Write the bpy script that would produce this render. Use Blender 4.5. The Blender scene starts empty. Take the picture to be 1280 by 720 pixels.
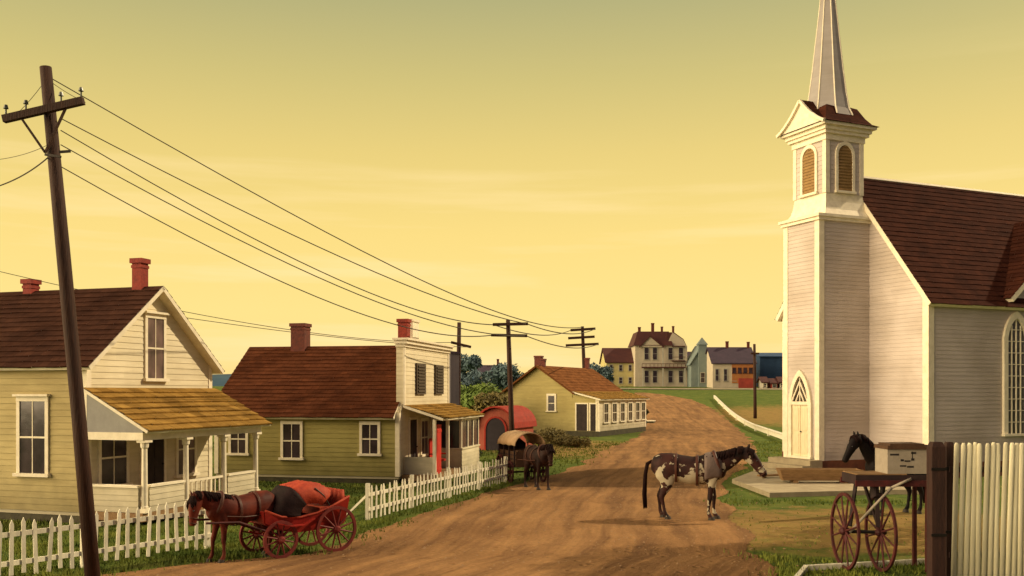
import bpy, bmesh, math, random
from mathutils import Vector, Matrix, noise as mnoise
random.seed(7)
PI=math.pi
sc=bpy.context.scene
COL=sc.collection
F=1200.0; H=3.5; HY=490.0
def sst(t): t=max(0,min(1,t)); return t*t*(3-2*t)
def terr(x,y):
    z=4.7*sst((y-85)/115.0)
    if y>235: z-=4.9*sst((y-235)/400.0)
    return z
def P(px,py,Y): return Vector(((px-640)*Y/F,Y,H-(py-HY)*Y/F))
def G(px,py):
    lo,hi=5.0,200.0
    for _ in range(50):
        m=(lo+hi)/2
        yy=HY+(H-terr(0,m))*F/m
        if yy>py: lo=m
        else: hi=m
    Y=(lo+hi)/2
    return Vector(((px-640)*Y/F,Y,terr(0,Y)))
# ------------------------------------------------------------ materials
def nt(name):
    m=bpy.data.materials.new(name); m.use_nodes=True
    n=m.node_tree; b=n.nodes['Principled BSDF']
    return m,n.nodes,n.links,b
def c4(c): return (c[0],c[1],c[2],1)
def mat(name,c,c2=None,rough=.75,scale=3.0,bump=.15,bscale=None,stretch=(1,1,1),spec=.25,detail=6,metal=0):
    m,N,L,b=nt(name)
    b.inputs['Roughness'].default_value=rough
    b.inputs['Specular IOR Level'].default_value=spec
    b.inputs['Metallic'].default_value=metal
    tc=N.new('ShaderNodeTexCoord'); mp=N.new('ShaderNodeMapping'); mp.inputs['Scale'].default_value=stretch
    L.new(tc.outputs['Object'],mp.inputs['Vector'])
    if c2 is None: c2=tuple(x*.72 for x in c)
    no=N.new('ShaderNodeTexNoise'); no.inputs['Scale'].default_value=scale; no.inputs['Detail'].default_value=detail; no.inputs['Roughness'].default_value=.65
    L.new(mp.outputs[0],no.inputs['Vector'])
    cr=N.new('ShaderNodeValToRGB'); cr.color_ramp.elements[0].position=.32; cr.color_ramp.elements[1].position=.68
    cr.color_ramp.elements[0].color=c4(c2); cr.color_ramp.elements[1].color=c4(c)
    L.new(no.outputs['Fac'],cr.inputs['Fac']); L.new(cr.outputs['Color'],b.inputs['Base Color'])
    if bump:
        n2=N.new('ShaderNodeTexNoise'); n2.inputs['Scale'].default_value=bscale or scale*6; n2.inputs['Detail'].default_value=5
        L.new(mp.outputs[0],n2.inputs['Vector'])
        bp=N.new('ShaderNodeBump'); bp.inputs['Strength'].default_value=bump; bp.inputs['Distance'].default_value=.02
        L.new(n2.outputs['Fac'],bp.inputs['Height']); L.new(bp.outputs[0],b.inputs['Normal'])
    return m
def shingle(name,c,c2,row=.25,bw=.3,mort=.75):
    m,N,L,b=nt(name); b.inputs['Roughness'].default_value=.95; b.inputs['Specular IOR Level'].default_value=.03
    uv=N.new('ShaderNodeTexCoord')
    br=N.new('ShaderNodeTexBrick'); br.inputs['Scale'].default_value=1; br.inputs['Brick Width'].default_value=bw; br.inputs['Row Height'].default_value=row
    br.inputs['Mortar Size'].default_value=.012; br.inputs['Mortar Smooth'].default_value=.3
    br.inputs['Color1'].default_value=c4(c); br.inputs['Color2'].default_value=c4(c2); br.inputs['Mortar'].default_value=c4([x*mort for x in c2])
    L.new(uv.outputs['UV'],br.inputs['Vector'])
    no=N.new('ShaderNodeTexNoise'); no.inputs['Scale'].default_value=.9; no.inputs['Detail'].default_value=8; no.inputs['Roughness'].default_value=.7
    mp=N.new('ShaderNodeMapping'); mp.inputs['Scale'].default_value=(1,2.5,1); L.new(uv.outputs['UV'],mp.inputs['Vector']); L.new(mp.outputs[0],no.inputs['Vector'])
    cr=N.new('ShaderNodeValToRGB'); cr.color_ramp.elements[0].color=(.5,.46,.46,1); cr.color_ramp.elements[1].color=(1.35,1.3,1.2,1)
    cr.color_ramp.elements[0].position=.3; cr.color_ramp.elements[1].position=.7
    L.new(no.outputs['Fac'],cr.inputs['Fac'])
    mx=N.new('ShaderNodeMixRGB'); mx.blend_type='MULTIPLY'; mx.inputs['Fac'].default_value=1
    L.new(br.outputs['Color'],mx.inputs[1]); L.new(cr.outputs[0],mx.inputs[2]); L.new(mx.outputs[0],b.inputs['Base Color'])
    bp=N.new('ShaderNodeBump'); bp.inputs['Strength'].default_value=.5; bp.inputs['Distance'].default_value=.02
    L.new(no.outputs['Fac'],bp.inputs['Height']); L.new(bp.outputs[0],b.inputs['Normal'])
    return m
def siding_mat(name,c,c2,dirt=.55):
    # painted clapboard: streaky weathering along the boards
    m,N,L,b=nt(name); b.inputs['Roughness'].default_value=.7; b.inputs['Specular IOR Level'].default_value=.2
    tc=N.new('ShaderNodeTexCoord')
    mp=N.new('ShaderNodeMapping'); mp.inputs['Scale'].default_value=(.7,.7,6); L.new(tc.outputs['Object'],mp.inputs['Vector'])
    no=N.new('ShaderNodeTexNoise'); no.inputs['Scale'].default_value=1.3; no.inputs['Detail'].default_value=9; no.inputs['Roughness'].default_value=.7
    L.new(mp.outputs[0],no.inputs['Vector'])
    cr=N.new('ShaderNodeValToRGB'); cr.color_ramp.elements[0].position=.3; cr.color_ramp.elements[1].position=.62
    cr.color_ramp.elements[0].color=c4(c2); cr.color_ramp.elements[1].color=c4(c)
    L.new(no.outputs['Fac'],cr.inputs['Fac'])
    n2=N.new('ShaderNodeTexNoise'); n2.inputs['Scale'].default_value=.5; n2.inputs['Detail'].default_value=4
    L.new(tc.outputs['Object'],n2.inputs['Vector'])
    c3=N.new('ShaderNodeValToRGB'); c3.color_ramp.elements[0].position=.35; c3.color_ramp.elements[1].position=.6
    c3.color_ramp.elements[0].color=(.82,.8,.76,1); c3.color_ramp.elements[1].color=(1,1,1,1)
    L.new(n2.outputs['Fac'],c3.inputs['Fac'])
    mx=N.new('ShaderNodeMixRGB'); mx.blend_type='MULTIPLY'; mx.inputs['Fac'].default_value=1
    L.new(cr.outputs[0],mx.inputs[1]); L.new(c3.outputs[0],mx.inputs[2])
    def mth(op,*a):
        q=N.new('ShaderNodeMath'); q.operation=op
        for i,v in enumerate(a):
            if isinstance(v,(int,float)): q.inputs[i].default_value=v
            else: L.new(v,q.inputs[i])
        return q.outputs[0]
    sx=N.new('ShaderNodeSeparateXYZ'); L.new(tc.outputs['Object'],sx.inputs[0])
    row=mth('FLOOR',mth('DIVIDE',mth('ADD',sx.outputs['Z'],.001),.17))
    col=mth('FLOOR',mth('ADD',mth('DIVIDE',mth('ADD',sx.outputs['X'],sx.outputs['Y']),2.9),mth('MULTIPLY',row,.37)))
    cb=N.new('ShaderNodeCombineXYZ'); L.new(row,cb.inputs[0]); L.new(col,cb.inputs[1])
    wn=N.new('ShaderNodeTexWhiteNoise'); wn.noise_dimensions='2D'; L.new(cb.outputs[0],wn.inputs['Vector'])
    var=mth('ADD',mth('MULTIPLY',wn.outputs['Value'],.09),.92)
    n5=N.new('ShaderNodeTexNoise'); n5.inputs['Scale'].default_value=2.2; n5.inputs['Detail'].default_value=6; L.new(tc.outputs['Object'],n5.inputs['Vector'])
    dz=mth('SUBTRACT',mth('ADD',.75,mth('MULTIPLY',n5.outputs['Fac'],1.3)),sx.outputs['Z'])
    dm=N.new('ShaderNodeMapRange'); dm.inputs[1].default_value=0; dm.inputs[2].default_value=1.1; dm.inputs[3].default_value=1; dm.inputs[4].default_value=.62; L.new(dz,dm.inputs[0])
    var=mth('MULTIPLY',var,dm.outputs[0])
    vm=N.new('ShaderNodeVectorMath'); vm.operation='SCALE'; L.new(mx.outputs[0],vm.inputs[0]); L.new(var,vm.inputs['Scale']); L.new(vm.outputs[0],b.inputs['Base Color'])
    bp=N.new('ShaderNodeBump'); bp.inputs['Strength'].default_value=.25; bp.inputs['Distance'].default_value=.01
    L.new(no.outputs['Fac'],bp.inputs['Height']); L.new(bp.outputs[0],b.inputs['Normal'])
    return m
M={}
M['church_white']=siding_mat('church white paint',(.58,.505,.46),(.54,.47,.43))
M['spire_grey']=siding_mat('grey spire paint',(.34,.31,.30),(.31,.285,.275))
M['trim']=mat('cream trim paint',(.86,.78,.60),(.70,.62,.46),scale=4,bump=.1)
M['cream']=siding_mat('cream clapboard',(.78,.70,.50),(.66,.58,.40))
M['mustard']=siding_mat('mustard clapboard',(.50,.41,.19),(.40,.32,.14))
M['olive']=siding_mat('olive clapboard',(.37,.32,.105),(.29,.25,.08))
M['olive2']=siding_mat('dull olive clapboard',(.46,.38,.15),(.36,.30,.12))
M['roof_brown']=shingle('dark brown shingle',(.062,.027,.018),(.045,.020,.014))
M['roof_red']=shingle('red brown shingle',(.10,.034,.016),(.078,.027,.013))
M['roof_church']=shingle('church dark red shingle',(.062,.021,.013),(.046,.016,.011),row=.3,bw=.4)
M['roof_gold']=shingle('weathered cedar shake',(.36,.22,.06),(.24,.14,.035),row=.3,bw=.42,mort=.6)
M['roof_orange']=shingle('orange shingle',(.24,.10,.038),(.19,.08,.03))
M['brick_red']=mat('red brick',(.30,.04,.024),(.16,.024,.018),scale=6,bump=.5,bscale=14)
M['brick_dark']=mat('dark brick',(.16,.04,.025),(.08,.025,.02),scale=6,bump=.5,bscale=14)
M['wood_dark']=mat('dark creosoted wood',(.055,.022,.012),(.025,.011,.008),scale=4,stretch=(6,6,.6),bump=.6,bscale=8)
M['wood']=mat('weathered wood',(.30,.18,.08),(.18,.10,.045),scale=3,stretch=(1,6,6),bump=.4)
M['wood_brown']=mat('brown gate wood',(.05,.022,.016),(.025,.012,.01),scale=3,stretch=(5,5,.7),bump=.6)
M['white_wood']=mat('white picket paint',(.82,.78,.62),(.60,.55,.42),scale=5,stretch=(2,2,.6),bump=.3)
M['cream_wood']=mat('cream pale paint',(.92,.86,.62),(.74,.66,.44),scale=3,stretch=(6,6,.5),bump=.5)
M['stone']=mat('pale slab stone',(.38,.32,.21),(.26,.21,.14),scale=2,bump=.4)
M['foundation']=mat('dark foundation',(.07,.06,.03),(.035,.03,.018),scale=3,bump=.5)
M['found_red']=mat('red brown foundation',(.20,.07,.04),(.11,.045,.03),scale=3,bump=.5)
M['red_door']=mat('red door paint',(.55,.03,.015),(.38,.02,.012),scale=3)
M['dark_door']=mat('dark brown door',(.045,.03,.028),(.025,.018,.018),scale=3)
M['white_door']=mat('cream door paint',(.80,.70,.48),(.66,.56,.36),scale=4,stretch=(3,3,.5))
M['shutter']=mat('dark shutter',(.10,.075,.05),(.06,.045,.03),scale=5)
M['louver']=mat('tan louver',(.33,.20,.075),(.22,.13,.05),scale=5)
M['porch_shade']=mat('gable board with painted shade',(.30,.29,.27),(.24,.23,.22),scale=3)  # grey puts the shade at the porch roof end into the colour
M['iron']=mat('dark iron',(.03,.025,.022),(.02,.016,.014),rough=.5,scale=6,metal=.6)
M['insul']=mat('glass insulator',(.08,.09,.07),rough=.25,scale=6)
M['wire']=mat('wire',(.035,.025,.02),rough=.6,scale=4,bump=0)
M['wag_red']=mat('carriage red paint',(.38,.022,.012),(.20,.012,.009),rough=.5,scale=3,spec=.3,bump=.1)
M['wag_orange']=mat('orange red cushion',(.45,.065,.025),(.27,.03,.016),rough=.7,scale=5,bump=.5)
M['hood']=mat('black leather hood',(.022,.010,.010),(.010,.006,.006),rough=.65,spec=.1,scale=5,bump=.5)
M['wheel_red']=mat('dull red wheel',(.20,.03,.022),(.12,.02,.018),rough=.6,scale=5)
M['wheel_dark']=mat('maroon wheel',(.10,.018,.018),(.035,.012,.012),rough=.6,scale=6)
M['canvas']=mat('cream canvas',(.62,.42,.24),(.45,.29,.15),scale=4,bump=.5)
M['wag_dark']=mat('dark brown box boards',(.10,.05,.025),(.05,.025,.015),scale=3,bump=.4)
M['wag_dark2']=mat('plum black frame',(.035,.018,.018),(.02,.012,.012),scale=3,bump=.3)
M['box_grey']=mat('grey crate board',(.34,.29,.23),(.26,.22,.17),scale=4,bump=.3)
M['ink']=mat('dark ink',(.03,.025,.025),scale=5,bump=0)
M['barn_red']=mat('barn red roof',(.36,.03,.016),(.22,.02,.012),scale=2.5,bump=.4)
M['barn_wall']=mat('faded red barn boards',(.40,.10,.06),(.28,.06,.04),scale=3,stretch=(3,3,.5),bump=.4)
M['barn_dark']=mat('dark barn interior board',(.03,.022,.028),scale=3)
M['far_cream']=mat('far cream wall',(.55,.47,.20),(.42,.36,.16),scale=1)
M['far_grey']=mat('far grey wall',(.52,.45,.34),(.42,.36,.27),scale=1)
M['far_bluegrey']=mat('far blue grey wall',(.20,.24,.22),(.14,.18,.18),scale=1)
M['far_slate']=mat('far purple slate roof',(.055,.035,.055),(.035,.024,.04),scale=1)
M['far_roof']=mat('far maroon roof',(.09,.03,.025),(.055,.02,.02),scale=1)
M['far_orange']=mat('far orange brick',(.42,.17,.05),(.30,.11,.04),scale=1)
M['far_redbrick']=mat('far red shopfront',(.38,.06,.04),(.25,.04,.03),scale=1)
M['shed_grey']=mat('purple grey shed boards',(.13,.11,.13),(.08,.07,.085),scale=1,stretch=(3,3,.5))
M['far_blue']=mat('far blue paint',(.035,.075,.16),(.022,.05,.11),scale=.6)
M['far_pale']=mat('far pale wall',(.42,.40,.32),(.3,.28,.24),scale=1)
M['bark']=mat('bark',(.07,.045,.025),(.035,.022,.014),scale=4,bump=.6)
M['hill']=mat('hill forest with painted haze',(.03,.075,.12),(.018,.05,.085),scale=.02,bump=0)  # distance haze is put into the blue base colour
M['eye']=mat('eye',(.01,.008,.008),rough=.15,scale=5,bump=0,spec=.6)
M['hoof']=mat('hoof',(.04,.03,.022),rough=.6,scale=5)
M['mane_dark']=mat('dark mane hair',(.02,.009,.008),(.01,.005,.005),rough=.8,spec=.05,scale=6,stretch=(1,8,3),bump=.6)
M['leather']=mat('brown leather tack',(.09,.03,.018),(.05,.018,.012),rough=.5,scale=6)
M['grey_cloth']=mat('grey felt blanket',(.19,.14,.12),(.12,.09,.08),rough=.95,scale=5,bump=.6)
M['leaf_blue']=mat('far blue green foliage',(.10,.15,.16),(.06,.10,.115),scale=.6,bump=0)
M['leaf_green']=mat('bright green foliage',(.18,.25,.05),(.10,.16,.03),scale=.8,bump=0)
M['leaf_olive']=mat('olive foliage',(.19,.15,.045),(.11,.09,.03),scale=.8,bump=0)
M['leaf_dark']=mat('dark green foliage',(.05,.065,.018),(.025,.035,.012),scale=1,bump=0)
def glass(name,c,rough=.12):
    m,N,L,b=nt(name)
    tc=N.new('ShaderNodeTexCoord'); no=N.new('ShaderNodeTexNoise'); no.inputs['Scale'].default_value=1.7; no.inputs['Detail'].default_value=2
    L.new(tc.outputs['Object'],no.inputs['Vector'])
    cr=N.new('ShaderNodeValToRGB'); cr.color_ramp.elements[0].position=.35; cr.color_ramp.elements[1].position=.6
    cr.color_ramp.elements[0].color=c4([x*.45 for x in c]); cr.color_ramp.elements[1].color=c4(c)
    L.new(no.outputs['Fac'],cr.inputs['Fac']); L.new(cr.outputs[0],b.inputs['Base Color'])
    b.inputs['Roughness'].default_value=rough; b.inputs['Specular IOR Level'].default_value=.4
    bp=N.new('ShaderNodeBump'); bp.inputs['Strength'].default_value=.12; bp.inputs['Distance'].default_value=.02
    L.new(no.outputs['Fac'],bp.inputs['Height']); L.new(bp.outputs[0],b.inputs['Normal'])
    return m
for nm in ('white_wood','cream_wood'):
    m=M[nm]; N=m.node_tree.nodes; L=m.node_tree.links; b=N['Principled BSDF']; src=b.inputs['Base Color'].links[0].from_socket
    oi=N.new('ShaderNodeObjectInfo'); mr=N.new('ShaderNodeMapRange'); mr.inputs[3].default_value=.72; mr.inputs[4].default_value=1.05; L.new(oi.outputs['Random'],mr.inputs[0])
    vm=N.new('ShaderNodeVectorMath'); vm.operation='SCALE'; L.new(src,vm.inputs[0]); L.new(mr.outputs[0],vm.inputs['Scale']); L.new(vm.outputs[0],b.inputs['Base Color'])
M['glass']=glass('old window glass',(.05,.035,.04))
M['glass2']=glass('church leaded glass',(.075,.07,.075),.15)
M['curtain']=glass('window with curtain',(.16,.10,.09),.3)
def horse_mat(name,base,base2,white=None,thr=.5,scale=2.2):
    m,N,L,b=nt(name); b.inputs['Roughness'].default_value=.6; b.inputs['Specular IOR Level'].default_value=.12
    tc=N.new('ShaderNodeTexCoord')
    no=N.new('ShaderNodeTexNoise'); no.inputs['Scale'].default_value=3; no.inputs['Detail'].default_value=6
    L.new(tc.outputs['Object'],no.inputs['Vector'])
    cr=N.new('ShaderNodeValToRGB'); cr.color_ramp.elements[0].color=c4(base2); cr.color_ramp.elements[1].color=c4(base)
    cr.color_ramp.elements[0].position=.35; cr.color_ramp.elements[1].position=.65
    L.new(no.outputs['Fac'],cr.inputs['Fac'])
    out=cr.outputs[0]
    if white:
        n2=N.new('ShaderNodeTexNoise'); n2.inputs['Scale'].default_value=scale; n2.inputs['Detail'].default_value=3; n2.inputs['Roughness'].default_value=.55
        L.new(tc.outputs['Object'],n2.inputs['Vector'])
        sx=N.new('ShaderNodeSeparateXYZ'); L.new(tc.outputs['Object'],sx.inputs[0])
        # more white on flanks and thighs, dark along the back
        mr=N.new('ShaderNodeMapRange'); mr.inputs[1].default_value=1.4; mr.inputs[2].default_value=.85; mr.inputs[3].default_value=-.14; mr.inputs[4].default_value=.10
        L.new(sx.outputs['Z'],mr.inputs[0])
        ad=N.new('ShaderNodeMath'); L.new(n2.outputs['Fac'],ad.inputs[0]); L.new(mr.outputs[0],ad.inputs[1])
        mr2=N.new('ShaderNodeMapRange'); mr2.inputs[1].default_value=.85; mr2.inputs[2].default_value=.6; mr2.inputs[3].default_value=.03; mr2.inputs[4].default_value=-.16
        L.new(sx.outputs['Z'],mr2.inputs[0])
        ad2=N.new('ShaderNodeMath'); L.new(ad.outputs[0],ad2.inputs[0]); L.new(mr2.outputs[0],ad2.inputs[1])
        r2=N.new('ShaderNodeValToRGB'); r2.color_ramp.elements[0].position=thr; r2.color_ramp.elements[1].position=thr+.03
        L.new(ad2.outputs[0],r2.inputs['Fac'])
        mx=N.new('ShaderNodeMixRGB'); L.new(r2.outputs[0],mx.inputs['Fac']); L.new(out,mx.inputs[1]); mx.inputs[2].default_value=c4(white)
        out=mx.outputs[0]
    L.new(out,b.inputs['Base Color'])
    n3=N.new('ShaderNodeTexNoise'); n3.inputs['Scale'].default_value=40; L.new(tc.outputs['Object'],n3.inputs['Vector'])
    bp=N.new('ShaderNodeBump'); bp.inputs['Strength'].default_value=.25; bp.inputs['Distance'].default_value=.01
    L.new(n3.outputs['Fac'],bp.inputs['Height']); L.new(bp.outputs[0],b.inputs['Normal'])
    return m
M['h_bay']=horse_mat('bay coat',(.14,.026,.013),(.06,.013,.009))
M['h_black']=horse_mat('near black coat',(.012,.008,.008),(.007,.005,.005))
M['h_dark']=horse_mat('dark brown coat',(.035,.014,.011),(.016,.009,.008))
M['h_pied']=horse_mat('piebald coat',(.05,.018,.015),(.014,.009,.009),(.40,.35,.25),.52,4.4)
# ------------------------------------------------------------ mesh builder
class MB:
    def __init__(s): s.v=[]; s.f=[]; s.uv=[]; s.mi=[]
    def add(s,pts,faces,mi=0,uvs=None):
        o=len(s.v); s.v+= [tuple(p) for p in pts]
        for i,f in enumerate(faces):
            s.f.append([o+k for k in f]); s.mi.append(mi); s.uv.append(uvs[i] if uvs else None)
        return s
    def face(s,pts,mi=0,uv=None): return s.add(pts,[list(range(len(pts)))],mi,[uv] if uv else None)
    def box(s,x0,x1,y0,y1,z0,z1,mi=0,T=None):
        p=[(x,y,z) for z in (z0,z1) for y in (y0,y1) for x in (x0,x1)]
        if T: p=[T(*q) for q in p]
        return s.add(p,[(0,2,3,1),(4,5,7,6),(0,1,5,4),(2,6,7,3),(0,4,6,2),(1,3,7,5)],mi)
    def bar(s,a,b,w,h=None,up=Vector((0,0,1)),mi=0):
        a=Vector(a); b=Vector(b); h=h or w; d=(b-a).normalized()
        if abs(d.dot(up))>.98: up=Vector((1,0,0)) if abs(d.x)<.9 else Vector((0,1,0))
        r=d.cross(up).normalized(); u=r.cross(d)
        p=[]
        for c in (a,b):
            for i,j in ((-1,-1),(1,-1),(1,1),(-1,1)): p.append(c+r*i*w/2+u*j*h/2)
        return s.add(p,[(0,1,2,3),(7,6,5,4),(0,4,5,1),(1,5,6,2),(2,6,7,3),(3,7,4,0)],mi)
    def tube(s,pts,rs,n=8,mi=0,caps=True):
        pts=[Vector(p) for p in pts]
        if not hasattr(rs,'__len__'): rs=[rs]*len(pts)
        rings=[]; ref=None
        for i,p in enumerate(pts):
            d=(pts[min(i+1,len(pts)-1)]-pts[max(i-1,0)]).normalized()
            if ref is None:
                ref=Vector((0,0,1)) if abs(d.z)<.9 else Vector((1,0,0))
            r=d.cross(ref).normalized(); u=r.cross(d).normalized(); ref=u
            rings.append([p+r*math.cos(2*PI*k/n)*rs[i]+u*math.sin(2*PI*k/n)*rs[i] for k in range(n)])
        return s.rings(rings,mi,caps)
    def rings(s,rings,mi=0,caps=True):
        n=len(rings[0]); o=[p for r in rings for p in r]; f=[]
        for i in range(len(rings)-1):
            for k in range(n):
                f.append((i*n+k,i*n+(k+1)%n,(i+1)*n+(k+1)%n,(i+1)*n+k))
        if caps:
            f.append(tuple(range(n))[::-1]); f.append(tuple((len(rings)-1)*n+k for k in range(n)))
        return s.add(o,f,mi)
    def eloft(s,secs,n=20,mi=0):
        # secs: (x,y,z,r_inplane,r_side) path mostly in xz plane
        pts=[Vector(q[:3]) for q in secs]; rings=[]
        for i,q in enumerate(secs):
            d=(pts[min(i+1,len(pts)-1)]-pts[max(i-1,0)]).normalized()
            side=Vector((0,1,0)); u=side.cross(d).normalized(); side=d.cross(u).normalized()
            rings.append([pts[i]+u*math.cos(2*PI*k/n)*q[3]+side*math.sin(2*PI*k/n)*q[4] for k in range(n)])
        return s.rings(rings,mi)
    def grid(s,rows,mi=0):
        n=len(rows[0]); return s.add([p for r in rows for p in r],[(i*n+j,i*n+j+1,(i+1)*n+j+1,(i+1)*n+j) for i in range(len(rows)-1) for j in range(n-1)],mi)
    def prism(s,poly,ext,mi=0,T=None):
        # poly list of 3D points, ext vector
        n=len(poly); a=[Vector(p) for p in poly]; b=[p+Vector(ext) for p in a]
        f=[tuple(range(n))[::-1],tuple(range(n,2*n))]+[(k,(k+1)%n,n+(k+1)%n,n+k) for k in range(n)]
        return s.add(a+b,f,mi)
    def build(s,name,mats,parent=None,smooth=False,fix=True):
        me=bpy.data.meshes.new(name); me.from_pydata(s.v,[],s.f)
        if not isinstance(mats,(list,tuple)): mats=[mats]
        for m in mats: me.materials.append(M[m] if isinstance(m,str) else m)
        for p,mi in zip(me.polygons,s.mi): p.material_index=mi; p.use_smooth=smooth
        if any(u is not None for u in s.uv):
            ul=me.uv_layers.new(name='UVMap')
            for p,u in zip(me.polygons,s.uv):
                for j,li in enumerate(p.loop_indices):
                    if u: ul.data[li].uv=u[j]
        me.update()
        if fix:
            bm=bmesh.new(); bm.from_mesh(me); bmesh.ops.recalc_face_normals(bm,faces=bm.faces); bm.to_mesh(me); bm.free()
        o=bpy.data.objects.new(name,me); COL.objects.link(o)
        if parent: o.parent=parent
        return o
def tag(o,label=None,cat=None,group=None,kind=None):
    if label: o['label']=label
    if cat: o['category']=cat
    if group: o['group']=group
    if kind: o['kind']=kind
    return o
def empty(name,loc,rot=0,label=None,cat=None,group=None,scale=1):
    o=bpy.data.objects.new(name,None); COL.objects.link(o); o.location=loc; o.rotation_euler=(0,0,rot); o.scale=(scale,)*3
    o.empty_display_size=.3
    return tag(o,label,cat,group)
def kids(o): return [c for c in bpy.data.objects if c.parent==o]
def copy_tree(o,parent=None):
    c=o.copy(); COL.objects.link(c); c.parent=parent
    for ch in kids(o): copy_tree(ch,c)
    return c
# ------------------------------------------------------------ architecture helpers (house local frame: front gable on y=0 facing -y)
PJ=.02
def siding(mb,p0,p1,z0,z1,lo=None,hi=None,h=.16,mi=0):
    p0=Vector(p0); p1=Vector(p1); L=(p1-p0).length; d=(p1-p0)/L; n=Vector((d.y,-d.x))
    lo=lo or (lambda z:0); hi=hi or (lambda z:L)
    def pt(u,z,o): return (p0.x+d.x*u+n.x*o,p0.y+d.y*u+n.y*o,z)
    z=z0
    while z<z1-1e-4:
        b=min(z+h,z1)
        a0,a1,b0,b1=lo(z),hi(z),lo(b),hi(b)
        if b1-b0<.01: b0=b1=(b0+b1)/2
        mb.face([pt(a0,z,PJ),pt(a1,z,PJ),pt(b1,b,.004),pt(b0,b,.004)],mi)
        mb.face([pt(a0,z,.0),pt(a1,z,.0),pt(a1,z,PJ),pt(a0,z,PJ)],mi)
        z=b
def rwin(parent,p,d,zb,w,h,proud=.06,pane='glass',frame='trim',name='window',mun=(1,0),fw=.11,sill=True,hood=False):
    """rectangular window centred at p along wall direction d (outward normal right of d)"""
    p=Vector(p); d=Vector(d).normalized(); n=Vector((d.y,-d.x))
    def T(u,o,z): return (p.x+d.x*u+n.x*o,p.y+d.y*u+n.y*o,z)
    fr=MB()
    fr.box(-w/2-fw,-w/2,.001,proud,zb-.0,zb+h,T=T); fr.box(w/2,w/2+fw,.001,proud,zb,zb+h,T=T)
    fr.box(-w/2-fw,w/2+fw,.001,proud+.01,zb+h,zb+h+fw*1.2,T=T)
    if hood: fr.box(-w/2-fw-.05,w/2+fw+.05,.001,proud+.09,zb+h+fw*1.2,zb+h+fw*1.2+.06,T=T)
    fr.box(-w/2,w/2,.032,proud-.006,zb+h*.5-.025,zb+h*.5+.025,T=T)
    for i in range(mun[0]):
        u=-w/2+w*(i+1)/(mun[0]+1); fr.box(u-.014,u+.014,.032,proud-.014,zb,zb+h,T=T)
    for i in range(mun[1]):
        for s0 in (0,.5):
            z=zb+h*(s0+.5*(i+1)/(mun[1]+1)); fr.box(-w/2,w/2,.032,proud-.016,z-.012,z+.012,T=T)
    f=fr.build(name,frame,parent)
    g=MB(); g.box(-w/2,w/2,.002,.034,zb,zb+h,T=T); g.build('pane',pane,f)
    if sill:
        s=MB(); s.box(-w/2-fw-.06,w/2+fw+.06,.001,proud+.07,zb-.09,zb,T=T); s.build('sill',frame,f)
    return f
def arch(w,hs,ht,n=10,kind='round'):
    """outline (u,z) from bottom-left, clockwise up over to bottom-right; hs spring height, ht total"""
    pts=[(-w/2,0),(-w/2,hs)]
    for i in range(1,n):
        t=i/n
        if kind=='round': a=PI*(1-t); pts.append((w/2*math.cos(a),hs+(ht-hs)*math.sin(a)))
        else:
            if t<=.5: q=t*2; pts.append((-w/2+w/2*(1-math.cos(q*PI/2))*.75+w/2*q*.25,hs+(ht-hs)*(math.sin(q*PI/2)*.6+q*.4)))
            else: q=(1-t)*2; pts.append((w/2-w/2*(1-math.cos(q*PI/2))*.75-w/2*q*.25,hs+(ht-hs)*(math.sin(q*PI/2)*.6+q*.4)))
    pts+=[(w/2,hs),(w/2,0)]
    return pts
def archwin(parent,p,d,zb,w,hs,ht,fw=.14,proud=.09,kind='round',fill='glass2',fillname='pane',name='window',bars=(2,5),louver=False,frame='trim',door=False):
    p=Vector(p); d=Vector(d).normalized(); n=Vector((d.y,-d.x))
    def T(u,o,z): return (p.x+d.x*u+n.x*o,p.y+d.y*u+n.y*o,z+zb)
    A=arch(w,hs,ht,12,kind); B=arch(w+2*fw,hs,ht+fw*1.3,12,kind)
    fr=MB(); m=len(A)
    pts=[T(u,proud,z) for u,z in A]+[T(u,proud,z) for u,z in B]+[T(u,.001,z) for u,z in A]+[T(u,.001,z) for u,z in B]
    fs=[]
    for k in range(m-1):
        fs+= [(k,k+1,m+k+1,m+k),(m+k,m+k+1,3*m+k+1,3*m+k),(2*m+k,2*m+k+1,k+1,k)]
    fr.add(pts,fs)
    fr.box(-w/2-fw-.04,w/2+fw+.04,.001,proud+.06,-.1,0,T=T)
    def halfw(z):
        if z<=hs: return w/2
        return max(.02,max((u for u,zz in A if zz>=z),default=.02))
    if not louver:
        for i in range(bars[0]):
            u=-w/2+w*(i+1)/(bars[0]+1); zt=hs
            while halfw(zt)>abs(u)+.01 and zt<ht: zt+=.05
            fr.box(u-.016,u+.016,.034,proud-.03,0,zt,T=T)
        for i in range(bars[1]):
            z=ht*(i+1)/(bars[1]+1); hw=halfw(z); fr.box(-hw,hw,.034,proud-.035,z-.016,z+.016,T=T)
    f=fr.build(name,frame,parent,fix=True)
    g=MB(); g.face([T(u,.033,z) for u,z in A]); 
    if louver:
        z=.05
        while z<ht-.08:
            hw=halfw(z+.05); g.box(-hw,hw,.033,.06,z,z+.05,T=T); z+=.13
    g.build(fillname,fill,f)
    return f
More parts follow.
